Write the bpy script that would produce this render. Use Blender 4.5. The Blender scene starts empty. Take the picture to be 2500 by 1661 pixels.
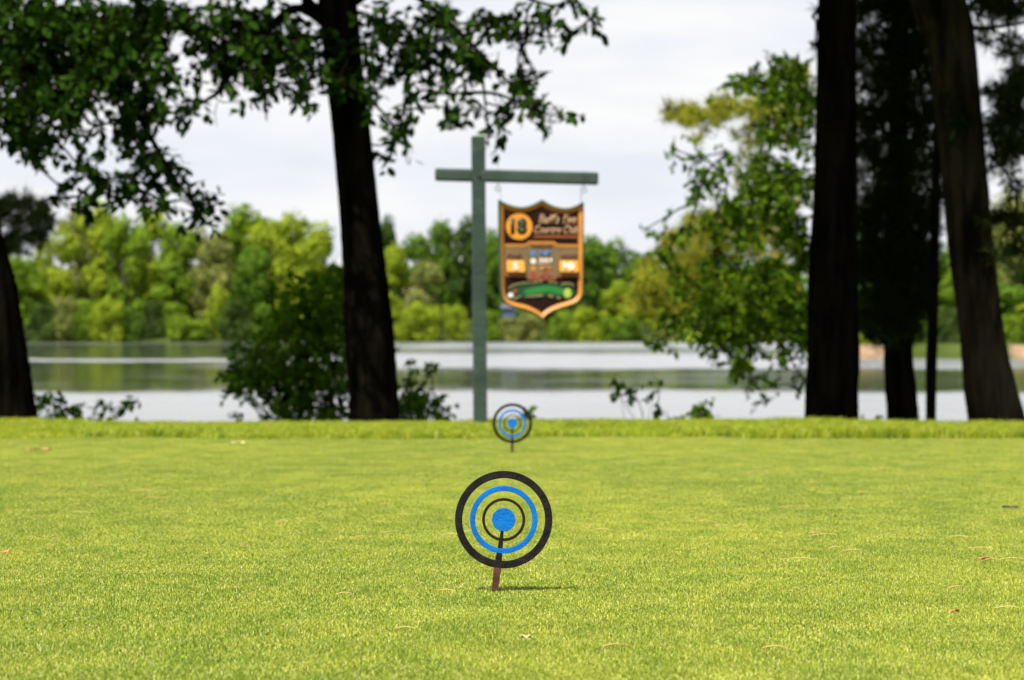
import bpy, bmesh, math, random
import numpy as np
from mathutils import Vector, Matrix
R = math.radians
SC = bpy.context.scene
COL = SC.collection

# ------------------------------------------------------------------ camera
F = 2500 * 100.0 / 36.0          # focal length in photograph pixels (100 mm lens)
HOR = 790.0                      # height of the horizon in the photograph
CAMZ = 0.55
cam_d = bpy.data.cameras.new("camera"); cam = bpy.data.objects.new("camera", cam_d); COL.objects.link(cam)
cam.location = (0, 0, CAMZ); cam.rotation_euler = (R(90), 0, 0)
cam_d.lens = 100; cam_d.sensor_width = 36; cam_d.shift_y = -(830.5 - HOR) / 2500.0
cam_d.clip_start = 0.05; cam_d.clip_end = 5000
cam_d.dof.use_dof = True; cam_d.dof.focus_distance = 5.85; cam_d.dof.aperture_fstop = 7.6
SC.camera = cam

# ------------------------------------------------------------------ sun and sky
SUN = Vector((-0.33, -0.50, 1.0)).normalized()
sun_d = bpy.data.lights.new("sun", 'SUN'); sun = bpy.data.objects.new("sun", sun_d); COL.objects.link(sun)
sun_d.energy = 5.0; sun_d.angle = R(0.5); sun_d.color = (1.0, 0.95, 0.86)
sun.rotation_euler = SUN.to_track_quat('Z', 'Y').to_euler()
w = bpy.data.worlds.new("World"); SC.world = w; w.use_nodes = True
nt = w.node_tree; N = nt.nodes; L = nt.links
N.clear()
def nd(t, **k):
    n = N.new(t)
    for a, b in k.items(): setattr(n, a, b)
    return n
out = nd('ShaderNodeOutputWorld'); bg = nd('ShaderNodeBackground'); sky = nd('ShaderNodeTexSky', sky_type='NISHITA')
sky.sun_disc = False; sky.sun_elevation = math.asin(SUN.z); sky.sun_rotation = math.atan2(SUN.x, SUN.y)
sky.air_density = 1.2; sky.dust_density = 1.5
tc = nd('ShaderNodeTexCoord'); mp = nd('ShaderNodeMapping'); mp.inputs['Scale'].default_value = (1.0, 1.0, 5.0)
nz = nd('ShaderNodeTexNoise'); nz.inputs['Scale'].default_value = 6.0; nz.inputs['Detail'].default_value = 5; nz.inputs['Roughness'].default_value = 0.55
cr = nd('ShaderNodeValToRGB')
cr.color_ramp.elements[0].position = 0.38; cr.color_ramp.elements[0].color = (7.05, 7.4, 8.1, 1)
cr.color_ramp.elements[1].position = 0.60; cr.color_ramp.elements[1].color = (8.5, 8.5, 8.5, 1)
L.new(tc.outputs['Generated'], mp.inputs['Vector']); L.new(mp.outputs['Vector'], nz.inputs['Vector']); L.new(nz.outputs['Fac'], cr.inputs['Fac'])
sx = nd('ShaderNodeSeparateXYZ'); L.new(tc.outputs['Generated'], sx.inputs[0])
mr = nd('ShaderNodeMapRange'); mr.interpolation_type = 'SMOOTHSTEP'
mr.inputs['From Min'].default_value = 0.30; mr.inputs['From Max'].default_value = 0.85; mr.inputs['To Min'].default_value = 1.0; mr.inputs['To Max'].default_value = 0.12
L.new(sx.outputs['Z'], mr.inputs['Value'])
mx = nd('ShaderNodeMix', data_type='RGBA')
L.new(mr.outputs['Result'], mx.inputs[0]); L.new(sky.outputs[0], mx.inputs[6]); L.new(cr.outputs[0], mx.inputs[7])
L.new(mx.outputs[2], bg.inputs['Color']); bg.inputs['Strength'].default_value = 0.062
L.new(bg.outputs[0], out.inputs[0])
SC.view_settings.view_transform = 'Standard'; SC.view_settings.look = 'None'; SC.view_settings.gamma = 1
SC.view_settings.exposure = 0.9

# ------------------------------------------------------------------ helpers
rng = np.random.default_rng(7); random.seed(7)
def P(px, py, d):
    """a photograph pixel at distance d metres -> world point"""
    return np.array([(px - 1250.0) / F * d, d, CAMZ - (py - HOR) / F * d])
def link(o, parent=None):
    COL.objects.link(o)
    if parent is not None: o.parent = parent
    return o
def tag(o, label=None, cat=None, group=None, kind=None):
    if label: o['label'] = label
    if cat: o['category'] = cat
    if group: o['group'] = group
    if kind: o['kind'] = kind
    return o
def empty(name, loc=(0, 0, 0), label=None, cat=None, group=None):
    o = bpy.data.objects.new(name, None); o.location = Vector(loc); link(o); o.empty_display_size = 0.1
    return tag(o, label, cat, group)
def mesh_np(name, V, Fc, mat, parent=None, smooth=False, off=None, attr=None):
    """V (n,3), Fc (m,k) array of equal-size faces, or a list of such arrays"""
    me = bpy.data.meshes.new(name)
    V = np.asarray(V, dtype=np.float32)
    if off is not None: V = V - np.asarray(off, dtype=np.float32)
    if isinstance(Fc, np.ndarray): Fc = [Fc]
    me.vertices.add(len(V)); me.vertices.foreach_set('co', V.ravel())
    tot = sum(f.size for f in Fc); nf = sum(len(f) for f in Fc)
    me.loops.add(tot); me.polygons.add(nf)
    idx = np.concatenate([f.ravel() for f in Fc]).astype(np.int32)
    cnt = np.concatenate([np.full(len(f), f.shape[1], dtype=np.int32) for f in Fc])
    st = np.concatenate([[0], np.cumsum(cnt)[:-1]]).astype(np.int32)
    me.loops.foreach_set('vertex_index', idx); me.polygons.foreach_set('loop_start', st)
    if smooth: me.polygons.foreach_set('use_smooth', np.ones(nf, dtype=bool))
    me.update(calc_edges=True); me.validate()
    if attr is not None:
        a = me.attributes.new('rnd', 'FLOAT', 'POINT'); a.data.foreach_set('value', np.asarray(attr, dtype=np.float32))
    me.materials.append(mat)
    o = bpy.data.objects.new(name, me); link(o, parent)
    if off is not None and parent is None: o.location = Vector(off)
    return o
def mesh_bm(name, bm, mat, parent=None, smooth=False):
    me = bpy.data.meshes.new(name); bmesh.ops.recalc_face_normals(bm, faces=bm.faces)
    bm.to_mesh(me); bm.free()
    if smooth:
        for p in me.polygons: p.use_smooth = True
    me.materials.append(mat)
    o = bpy.data.objects.new(name, me); return link(o, parent)

# ------------------------------------------------------------------ materials
def newmat(name):
    m = bpy.data.materials.new(name); m.use_nodes = True
    t = m.node_tree; t.nodes.clear()
    o = t.nodes.new('ShaderNodeOutputMaterial'); return m, t, o
def lk(t, a, b): t.links.new(a, b)
def ramp(t, fac, stops):
    r = t.nodes.new('ShaderNodeValToRGB'); r.color_ramp.interpolation = 'EASE'; e = r.color_ramp.elements
    while len(e) < len(stops): e.new(0.5)
    for i, (p, c) in enumerate(stops): e[i].position = p; e[i].color = (*c, 1) if len(c) == 3 else c
    if fac is not None: lk(t, fac, r.inputs['Fac'])
    return r.outputs['Color']
def noise(t, scale, detail=4, rough=0.55, coord='Object', sc=None, out='Fac'):
    if coord == 'World': c = t.nodes.new('ShaderNodeNewGeometry').outputs['Position']
    else: c = t.nodes.new('ShaderNodeTexCoord').outputs[coord]
    if sc:
        mpp = t.nodes.new('ShaderNodeMapping'); mpp.inputs['Scale'].default_value = sc; lk(t, c, mpp.inputs[0]); c = mpp.outputs[0]
    n = t.nodes.new('ShaderNodeTexNoise'); n.inputs['Scale'].default_value = scale
    n.inputs['Detail'].default_value = detail; n.inputs['Roughness'].default_value = rough; lk(t, c, n.inputs['Vector'])
    return n.outputs[out]
def mixc(t, f, a, b, mode='MIX'):
    m = t.nodes.new('ShaderNodeMix'); m.data_type = 'RGBA'; m.blend_type = mode
    for s, v in ((0, f), (6, a), (7, b)):
        if isinstance(v, (int, float)): m.inputs[s].default_value = v
        elif isinstance(v, tuple): m.inputs[s].default_value = (*v, 1)
        else: lk(t, v, m.inputs[s])
    return m.outputs[2]
def foliage(name, dark, light, trans=0.35, tcol=None, nscale=0.8, gloss=0.0, coord='Object', accent=None):
    m, t, o = newmat(name)
    isl = t.nodes.new('ShaderNodeNewGeometry').outputs['Random Per Island']
    big = noise(t, nscale, 3, coord=coord)
    add = t.nodes.new('ShaderNodeMath'); add.operation = 'MULTIPLY_ADD'; lk(t, isl, add.inputs[0]); add.inputs[1].default_value = 0.5
    sub = t.nodes.new('ShaderNodeMath'); sub.operation = 'SUBTRACT'; lk(t, big, sub.inputs[0]); sub.inputs[1].default_value = 0.25
    lk(t, sub.outputs[0], add.inputs[2])
    st = [(0.18, dark), (0.8, light)]
    if accent: st.append((0.97, accent))
    c = ramp(t, add.outputs[0], st)
    d = t.nodes.new('ShaderNodeBsdfDiffuse'); lk(t, c, d.inputs[0])
    tr = t.nodes.new('ShaderNodeBsdfTranslucent')
    lk(t, mixc(t, 1.0, c, tcol or (1.1, 1.25, 0.5), 'MULTIPLY'), tr.inputs[0])
    mxs = t.nodes.new('ShaderNodeMixShader'); mxs.inputs[0].default_value = trans
    lk(t, d.outputs[0], mxs.inputs[1]); lk(t, tr.outputs[0], mxs.inputs[2]); res = mxs.outputs[0]
    if gloss:
        g = t.nodes.new('ShaderNodeBsdfGlossy'); g.inputs['Roughness'].default_value = 0.45
        m2 = t.nodes.new('ShaderNodeMixShader'); m2.inputs[0].default_value = gloss
        lk(t, res, m2.inputs[1]); lk(t, g.outputs[0], m2.inputs[2]); res = m2.outputs[0]
    lk(t, res, o.inputs[0]); return m
def paint(name, col, rough=0.5, var=0.25, scale=6, bump=0.15, wear=None, coord='Object', spec=0.3, bscale=40, sc=None):
    m, t, o = newmat(name)
    b = t.nodes.new('ShaderNodeBsdfPrincipled')
    n = noise(t, scale, 5, 0.6, coord, sc)
    dk = tuple(c * (1 - var) for c in col); lt = tuple(min(1, c * (1 + var)) for c in col)
    c = ramp(t, n, [(0.3, dk), (0.7, lt)])
    if wear:
        n2 = noise(t, scale * 3.1, 6, 0.7, coord, sc)
        c = mixc(t, ramp(t, n2, [(0.60, (0, 0, 0)), (0.68, (1, 1, 1))]), c, wear)
    lk(t, c, b.inputs['Base Color']); b.inputs['Roughness'].default_value = rough; b.inputs['Specular IOR Level'].default_value = spec
    bp = t.nodes.new('ShaderNodeBump'); bp.inputs['Strength'].default_value = bump; bp.inputs['Distance'].default_value = 0.01
    lk(t, noise(t, bscale, 5, 0.6, coord, sc), bp.inputs['Height']); lk(t, bp.outputs[0], b.inputs['Normal'])
    lk(t, b.outputs[0], o.inputs[0]); return m
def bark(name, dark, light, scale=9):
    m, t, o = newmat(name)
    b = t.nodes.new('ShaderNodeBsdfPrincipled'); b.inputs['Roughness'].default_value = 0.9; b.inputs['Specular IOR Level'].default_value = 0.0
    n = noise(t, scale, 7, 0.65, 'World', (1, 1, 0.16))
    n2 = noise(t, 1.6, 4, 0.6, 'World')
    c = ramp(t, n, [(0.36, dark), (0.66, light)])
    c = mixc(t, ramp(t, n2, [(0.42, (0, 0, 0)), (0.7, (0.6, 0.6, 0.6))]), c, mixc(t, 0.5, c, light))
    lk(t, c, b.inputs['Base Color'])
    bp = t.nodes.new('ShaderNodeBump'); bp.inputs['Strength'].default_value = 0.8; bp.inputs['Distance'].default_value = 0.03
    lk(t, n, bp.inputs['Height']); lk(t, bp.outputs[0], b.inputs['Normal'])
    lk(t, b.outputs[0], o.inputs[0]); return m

# mown tee turf: every blade its own tint, slow patches of tint laid over the whole tee
def turf(name, cols, pale, nscale, trans=0.3):
    m, t, o = newmat(name)
    at = t.nodes.new('ShaderNodeAttribute'); at.attribute_name = 'rnd'
    c = ramp(t, at.outputs['Fac'], cols)
    n = noise(t, nscale, 4, 0.6, 'World', (1, 0.45, 1))
    c = mixc(t, ramp(t, n, [(0.40, (0, 0, 0)), (0.64, (0.4, 0.4, 0.4))]), c, pale)
    n2 = noise(t, 7.0, 3, 0.6, 'World', (1, 0.5, 1))
    c = mixc(t, 1.0, c, ramp(t, n2, [(0.3, (0.74, 0.83, 0.72)), (0.68, (1.12, 1.08, 1.08))]), 'MULTIPLY')
    d = t.nodes.new('ShaderNodeBsdfDiffuse'); lk(t, c, d.inputs[0])
    tr = t.nodes.new('ShaderNodeBsdfTranslucent'); lk(t, mixc(t, 1.0, c, (1.1, 1.15, 0.6), 'MULTIPLY'), tr.inputs[0])
    mxs = t.nodes.new('ShaderNodeMixShader'); mxs.inputs[0].default_value = trans
    lk(t, d.outputs[0], mxs.inputs[1]); lk(t, tr.outputs[0], mxs.inputs[2])
    g = t.nodes.new('ShaderNodeBsdfGlossy'); g.inputs['Roughness'].default_value = 0.5; g.inputs[0].default_value = (.8, .9, .7, 1)
    m2 = t.nodes.new('ShaderNodeMixShader'); m2.inputs[0].default_value = 0.03
    lk(t, mxs.outputs[0], m2.inputs[1]); lk(t, g.outputs[0], m2.inputs[2])
    lk(t, m2.outputs[0], o.inputs[0]); return m
M = {}
M['turf'] = turf('mown_turf', [(0.0, (0.060, 0.130, 0.010)), (0.5, (0.260, 0.335, 0.028)), (0.86, (0.45, 0.46, 0.055)), (0.95, (0.66, 0.60, 0.24)), (1.0, (0.70, 0.56, 0.32))],
                 (0.44, 0.45, 0.06), 0.40, 0.15)
M['rough'] = turf('rough_turf', [(0.0, (0.10, 0.17, 0.006)), (0.5, (0.30, 0.38, 0.014)), (0.9, (0.42, 0.44, 0.02)), (1.0, (0.55, 0.48, 0.12))],
                  (0.34, 0.36, 0.02), 1.6, 0.4)
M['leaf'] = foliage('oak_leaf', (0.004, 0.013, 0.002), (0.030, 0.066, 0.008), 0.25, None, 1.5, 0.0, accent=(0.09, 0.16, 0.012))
M['leaf_mid'] = foliage('shore_leaf', (0.014, 0.044, 0.005), (0.120, 0.200, 0.014), 0.4, None, 1.3, accent=(0.30, 0.30, 0.02))
M['bush'] = foliage('bush_leaf', (0.018, 0.052, 0.007), (0.100, 0.190, 0.014), 0.35, None, 2.0, accent=(0.14, 0.18, 0.02))
M['needle_y'] = foliage('golden_needle', (0.07, 0.09, 0.012), (0.40, 0.41, 0.045), 0.35, (1.1, 1.1, 0.5), 2.2)
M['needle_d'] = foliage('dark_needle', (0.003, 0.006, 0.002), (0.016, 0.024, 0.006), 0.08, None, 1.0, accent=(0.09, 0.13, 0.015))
M['far_yellow'] = foliage('far_yellow_leaf', (0.15, 0.21, 0.015), (0.30, 0.36, 0.03), 0.35, None, 0.25)
M['far_green'] = foliage('far_green_leaf', (0.09, 0.16, 0.014), (0.19, 0.28, 0.025), 0.35, None, 0.25)
M['far_deep'] = foliage('far_deep_leaf', (0.05, 0.11, 0.014), (0.12, 0.20, 0.022), 0.3, None, 0.25)
M['far_olive'] = foliage('far_olive_leaf', (0.10, 0.12, 0.03), (0.24, 0.26, 0.07), 0.3, None, 0.25)
M['far_dark'] = foliage('far_dark_leaf', (0.022, 0.050, 0.012), (0.065, 0.10, 0.02), 0.2, None, 0.25)
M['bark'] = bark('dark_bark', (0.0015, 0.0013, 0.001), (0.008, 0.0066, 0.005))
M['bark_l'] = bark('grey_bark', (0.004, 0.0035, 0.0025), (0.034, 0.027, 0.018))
M['bark_far'] = bark('pale_bark', (0.06, 0.05, 0.045), (0.16, 0.14, 0.12), 2)

# ------------------------------------------------------------------ terrain and water
WZ = CAMZ - 2.5
def tee_z(d): return -0.01166 * (d - 5.8)
def land(X, Y):
    """signed distance inland of the far shore; the right bank comes nearer"""
    a = Y - (388.0 + 2 * np.sin(X * 0.05) + 2 * np.sin(X * 0.17))
    e = X - 0.1045 * Y - 1.2 * np.sin(Y * 0.09)
    return np.maximum(a, np.minimum(Y - (203.0 + 1.5 * np.sin(X * 0.5)), e * 0.8))
def ground_z(X, Y):
    X = np.asarray(X, float); Y = np.asarray(Y, float)
    z = -0.01166 * (np.minimum(Y, 16.4) - 5.8)
    z = z - 0.019 * np.clip(Y - 16.4, 0, 4.2) + 0.012 * np.sin(X * 1.1 + 0.6) * np.clip((Y - 16.4) / 2, 0, 1)
    b = np.clip(Y - 20.6, 0, None)
    z = z - np.where(b < 3.5, 0.30 * b, 1.05 + 0.115 * (b - 3.5))
    z = np.maximum(z, WZ - 0.8)
    s = land(X, Y); near = Y < 330
    up = WZ + np.where(s < 0, s * 0.35, np.minimum(np.where(near, 1.0, 0.5), s * 0.45) + np.clip(s - 3, 0, 400) * 0.022)
    return np.where(Y > 60, np.maximum(z, up), z)
xs = np.concatenate([np.linspace(-900, -60, 24), np.linspace(-56, 56, 150), np.linspace(60, 900, 24)])
ys = np.concatenate([np.linspace(-300, -5, 10), np.linspace(-4, 36, 90), np.linspace(38, 198, 20), np.linspace(199, 215, 30), np.linspace(219, 368, 50), np.linspace(370, 400, 34), np.linspace(405, 900, 40), np.linspace(950, 3000, 8)])
XX, YY = np.meshgrid(xs, ys); ZZ = ground_z(XX, YY)
V = np.stack([XX.ravel(), YY.ravel(), ZZ.ravel()], 1); nx = len(xs); ny = len(ys)
ii, jj = np.meshgrid(np.arange(nx - 1), np.arange(ny - 1)); a0 = (jj * nx + ii).ravel()
Fg = np.stack([a0, a0 + 1, a0 + nx + 1, a0 + nx], 1)
m, t, o = newmat('ground_grass'); b = t.nodes.new('ShaderNodeBsdfPrincipled'); b.inputs['Roughness'].default_value = 1; b.inputs['Specular IOR Level'].default_value = 0.05
c1 = ramp(t, noise(t, 60, 5, 0.6, 'World'), [(0.3, (0.05, 0.08, 0.012)), (0.7, (0.16, 0.22, 0.03))])
c2 = ramp(t, noise(t, 0.15, 5, 0.6, 'World'), [(0.3, (0.03, 0.05, 0.008)), (0.7, (0.07, 0.09, 0.02))])
geo = t.nodes.new('ShaderNodeNewGeometry'); sp = t.nodes.new('ShaderNodeSeparateXYZ'); lk(t, geo.outputs['Position'], sp.inputs[0])
mrg = t.nodes.new('ShaderNodeMapRange'); mrg.inputs['From Min'].default_value = 150; mrg.inputs['From Max'].default_value = 190; lk(t, sp.outputs['Y'], mrg.inputs['Value'])
cc = mixc(t, mrg.outputs[0], c1, c2)
mla = t.nodes.new('ShaderNodeMapRange'); mla.inputs['From Min'].default_value = 21.5; mla.inputs['From Max'].default_value = 22.5; lk(t, sp.outputs['X'], mla.inputs['Value'])
mlb = t.nodes.new('ShaderNodeMapRange'); mlb.inputs['From Min'].default_value = 355; mlb.inputs['From Max'].default_value = 365; lk(t, sp.outputs['Y'], mlb.inputs['Value'])
mlm = t.nodes.new('ShaderNodeMath'); mlm.operation = 'MULTIPLY'; lk(t, mla.outputs[0], mlm.inputs[0]); lk(t, mlb.outputs[0], mlm.inputs[1])
mld = t.nodes.new('ShaderNodeMapRange'); mld.inputs['From Min'].default_value = 30; mld.inputs['From Max'].default_value = 28.5; lk(t, sp.outputs['X'], mld.inputs['Value'])
mln = t.nodes.new('ShaderNodeMath'); mln.operation = 'MULTIPLY'; lk(t, mlm.outputs[0], mln.inputs[0]); lk(t, mld.outputs[0], mln.inputs[1])
cc = mixc(t, mln.outputs[0], cc, (0.24, 0.32, 0.03))
mrz = t.nodes.new('ShaderNodeMapRange'); mrz.inputs['From Min'].default_value = WZ + 0.85; mrz.inputs['From Max'].default_value = WZ + 1.0; lk(t, sp.outputs['Z'], mrz.inputs['Value'])
mry = t.nodes.new('ShaderNodeMath'); mry.operation = 'MULTIPLY'
mlc = t.nodes.new('ShaderNodeMapRange'); mlc.inputs['From Min'].default_value = 240; mlc.inputs['From Max'].default_value = 232; lk(t, sp.outputs['Y'], mlc.inputs['Value'])
inv = t.nodes.new('ShaderNodeMath'); inv.operation = 'SUBTRACT'; inv.inputs[0].default_value = 1.0; lk(t, mrz.outputs[0], inv.inputs[1])
lk(t, inv.outputs[0], mry.inputs[0]); lk(t, mlc.outputs[0], mry.inputs[1])
sxr = t.nodes.new('ShaderNodeValToRGB'); sxr.color_ramp.interpolation = 'EASE'
for i_, (p_, v_) in enumerate([(0.0, 0), (.245, 0), (.25, 1), (.268, 1), (.274, 0), (.352, 0), (.36, 1)]):
    if i_ > 1: sxr.color_ramp.elements.new(p_)
    sxr.color_ramp.elements[i_].position = p_; sxr.color_ramp.elements[i_].color = (v_, v_, v_, 1)
sxd = t.nodes.new('ShaderNodeMath'); sxd.operation = 'DIVIDE'; lk(t, sp.outputs['X'], sxd.inputs[0]); sxd.inputs[1].default_value = 100; lk(t, sxd.outputs[0], sxr.inputs[0])
mrw = t.nodes.new('ShaderNodeMath'); mrw.operation = 'MULTIPLY'; lk(t, mry.outputs[0], mrw.inputs[0]); lk(t, sxr.outputs[0], mrw.inputs[1])
cc = mixc(t, mrw.outputs[0], cc, ramp(t, noise(t, 1.2, 4, 0.6, 'World'), [(0.3, (0.16, 0.11, 0.065)), (0.7, (0.33, 0.22, 0.14))]))
lk(t, cc, b.inputs['Base Color']); lk(t, b.outputs[0], o.inputs[0]); M['ground'] = m
tag(mesh_np('ground', V, Fg, m, smooth=True), kind='structure')

m, t, o = newmat('lake_water'); dfw = t.nodes.new('ShaderNodeBsdfDiffuse'); dfw.inputs[0].default_value = (0.05, 0.055, 0.018, 1)
glw = t.nodes.new('ShaderNodeBsdfGlossy'); glw.distribution = 'MULTI_GGX'; glw.inputs[0].default_value = (0.93, 0.925, 0.93, 1); frw = t.nodes.new('ShaderNodeFresnel'); frw.inputs[0].default_value = 1.33
mxw = t.nodes.new('ShaderNodeMixShader'); lk(t, frw.outputs[0], mxw.inputs[0]); lk(t, dfw.outputs[0], mxw.inputs[1]); lk(t, glw.outputs[0], mxw.inputs[2])
geo = t.nodes.new('ShaderNodeNewGeometry'); sp = t.nodes.new('ShaderNodeSeparateXYZ'); lk(t, geo.outputs['Position'], sp.inputs[0])
def math_(t, op, a, b_=None, c_=None, clamp=False):
    n = t.nodes.new('ShaderNodeMath'); n.operation = op; n.use_clamp = clamp
    for i, v in enumerate((a, b_, c_)):
        if v is None: continue
        if isinstance(v, (int, float)): n.inputs[i].default_value = v
        else: lk(t, v, n.inputs[i])
    return n.outputs[0]
wob = noise(t, 1.0, 5, 0.65, 'World', (0.10, 0.02, 1)); wob = math_(t, 'MULTIPLY_ADD', wob, 0.075, -0.0375)
yy = math_(t, 'ADD', math_(t, 'DIVIDE', sp.outputs['Y'], 400.0), wob)
def band(stops): return ramp(t, yy, [(p / 400.0, (v, v, v)) for p, v in stops])
bl = band([(98, 1), (108, 0.0), (184, 0.0), (189, 0.8), (196, 0.8), (203, 0.06), (325, 0.1), (345, 0.45)])
br_ = band([(98, 1), (110, 0.10), (150, 0.12), (165, 0.85), (225, 0.9), (240, 0.4), (275, 0.4), (300, 0.95)])
mrx = t.nodes.new('ShaderNodeMapRange'); mrx.inputs['From Min'].default_value = -22; mrx.inputs['From Max'].default_value = -8; lk(t, sp.outputs['X'], mrx.inputs['Value'])
fb = mixc(t, mrx.outputs[0], bl, br_)
str_ = noise(t, 1.0, 6, 0.7, 'World', (0.10, 0.09, 1))
fb2 = math_(t, 'ADD', fb, math_(t, 'MULTIPLY_ADD', str_, 0.9, -0.46), None, True)
rg = math_(t, 'MULTIPLY_ADD', fb2, 0.22, 0.055)
lk(t, rg, glw.inputs['Roughness'])
bp = t.nodes.new('ShaderNodeBump'); bp.inputs['Distance'].default_value = 0.02
lk(t, math_(t, 'MULTIPLY_ADD', fb2, 0.05, 0.012), bp.inputs['Strength'])
lk(t, noise(t, 2.2, 4, 0.6, 'World', (0.7, 1.6, 1)), bp.inputs['Height']); lk(t, bp.outputs[0], glw.inputs['Normal'])
lk(t, mxw.outputs[0], o.inputs[0]); M['water'] = m
xw = np.linspace(-900, 900, 10); yw = np.linspace(27, 900, 10); XX, YY = np.meshgrid(xw, yw)
V = np.stack([XX.ravel(), YY.ravel(), np.full(XX.size, WZ)], 1)
ii, jj = np.meshgrid(np.arange(9), np.arange(9)); a0 = (jj * 10 + ii).ravel()
tag(mesh_np('lake_water', V, np.stack([a0, a0 + 1, a0 + 11, a0 + 10], 1), m), kind='structure')

# ------------------------------------------------------------------ grass
def blade_patch(name, size, n, hmin, hmax, wid, lean, mat, seed, seg=2):
    r = np.random.default_rng(seed)
    bx = r.uniform(-size / 2, size / 2, n); by = r.uniform(-size / 2, size / 2, n)
    h = r.uniform(hmin, hmax, n); a = r.uniform(0, 2 * np.pi, n); wv = wid * r.uniform(0.6, 1.3, n)
    la = r.uniform(0, 2 * np.pi, n); ll = h * lean * r.uniform(0.1, 1.0, n)
    cx, cy = np.cos(a) * wv / 2, np.sin(a) * wv / 2
    rv = r.uniform(0, 1, n); V = []
    z0 = np.full(n, -0.006)
    V.append(np.stack([bx - cx, by - cy, z0], 1)); V.append(np.stack([bx + cx, by + cy, z0], 1))
    mxx, myy = bx + np.cos(la) * ll * 0.35, by + np.sin(la) * ll * 0.35
    V.append(np.stack([mxx + cx * .8, myy + cy * .8, h * 0.6], 1)); V.append(np.stack([mxx - cx * .8, myy - cy * .8, h * 0.6], 1))
    V.append(np.stack([bx + np.cos(la) * ll, by + np.sin(la) * ll, h * (1 - 0.3 * lean * 0.5)], 1))
    V = np.stack(V, 1).reshape(-1, 3); k = np.arange(n) * 5
    q = np.stack([k, k + 1, k + 2, k + 3], 1); tr = np.stack([k + 3, k + 2, k + 4], 1)
    o = mesh_np(name, V, [q, tr], mat, attr=np.repeat(rv, 5)); COL.objects.unlink(o)
    return o
def scatter(name, coll, pts, rots, scs, label, cat='grass', tilt=0.0):
    me = bpy.data.meshes.new(name); me.vertices.add(len(pts)); me.vertices.foreach_set('co', np.asarray(pts, np.float32).ravel())
    a = me.attributes.new('rot', 'FLOAT', 'POINT'); a.data.foreach_set('value', np.asarray(rots, np.float32))
    a = me.attributes.new('scl', 'FLOAT', 'POINT'); a.data.foreach_set('value', np.asarray(scs, np.float32))
    a = me.attributes.new('pick', 'INT', 'POINT'); a.data.foreach_set('value', rng.integers(0, 1000, len(pts)).astype(np.int32))
    o = bpy.data.objects.new(name, me); link(o)
    g = bpy.data.node_groups.new(name, 'GeometryNodeTree')
    g.interface.new_socket('Geometry', in_out='INPUT', socket_type='NodeSocketGeometry'); g.interface.new_socket('Geometry', in_out='OUTPUT', socket_type='NodeSocketGeometry')
    gi = g.nodes.new('NodeGroupInput'); go = g.nodes.new('NodeGroupOutput'); ip = g.nodes.new('GeometryNodeInstanceOnPoints')
    ci = g.nodes.new('GeometryNodeCollectionInfo'); ci.inputs['Collection'].default_value = coll; ci.inputs['Separate Children'].default_value = True; ci.inputs['Reset Children'].default_value = True
    def na(nm, ty):
        x = g.nodes.new('GeometryNodeInputNamedAttribute'); x.data_type = ty; x.inputs['Name'].default_value = nm; return x.outputs[0]
    cx = g.nodes.new('ShaderNodeCombineXYZ'); g.links.new(na('rot', 'FLOAT'), cx.inputs[2]); cx.inputs[0].default_value = tilt
    ip.inputs['Pick Instance'].default_value = True
    g.links.new(gi.outputs[0], ip.inputs['Points']); g.links.new(ci.outputs[0], ip.inputs['Instance'])
    g.links.new(na('pick', 'INT'), ip.inputs['Instance Index']); g.links.new(cx.outputs[0], ip.inputs['Rotation'])
    cs = g.nodes.new('ShaderNodeCombineXYZ'); cs.inputs[0].default_value = 1; cs.inputs[1].default_value = 1; g.links.new(na('scl', 'FLOAT'), cs.inputs[2])
    g.links.new(cs.outputs[0], ip.inputs['Scale']); g.links.new(ip.outputs[0], go.inputs[0])
    md = o.modifiers.new('grass', 'NODES'); md.node_group = g
    return tag(o, label, cat, kind='stuff')
def patch_points(y0, y1, step, side):
    pts = []
    y = y0
    while y < y1:
        hw = 0.18 * y + side
        n = int(2 * hw / step) + 1
        for i in range(n):
            x = -hw + i * step + random.uniform(-.02, .02); pts.append((x, y + random.uniform(-.02, .02)))
        y += step
    pts = np.array(pts); return np.column_stack([pts, ground_z(pts[:, 0], pts[:, 1])])
ct = bpy.data.collections.new('turf_patches')
for k in range(5): ct.objects.link(blade_patch('turf_patch', 0.42, 22000, 0.004, 0.0082, 0.0011, 0.9, M['turf'], 10 + k))
pts = patch_points(3.4, 17.3, 0.38, 1.6)
scatter('mown_grass', ct, pts, rng.integers(0, 4, len(pts)) * math.pi / 2 + rng.uniform(-.1, .1, len(pts)), rng.uniform(0.85, 1.2, len(pts)), 'close mown bright green turf of the tee, speckled with straw tips')
cr_ = bpy.data.collections.new('rough_patches')
for k in range(4): cr_.objects.link(blade_patch('rough_patch', 0.5, 3000, 0.018, 0.072, 0.0042, 1.0, M['rough'], 40 + k))
pts = patch_points(16.4, 21.6, 0.36, 1.8)
pts = pts[pts[:, 1] > 16.75 + 0.22 * np.sin(pts[:, 0] * 1.9) + 0.12 * np.sin(pts[:, 0] * 5.3 + 1) + rng.uniform(-.2, .2, len(pts))]
scatter('rough_grass', cr_, pts, rng.uniform(0, 6.28, len(pts)), 0.95 + 0.25 * np.sin(pts[:, 0] * 2.3) * np.sin(pts[:, 1] * 1.7 + pts[:, 0]) + rng.uniform(-.25, .3, len(pts)), 'longer uncut grass along the back lip of the tee')

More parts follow.
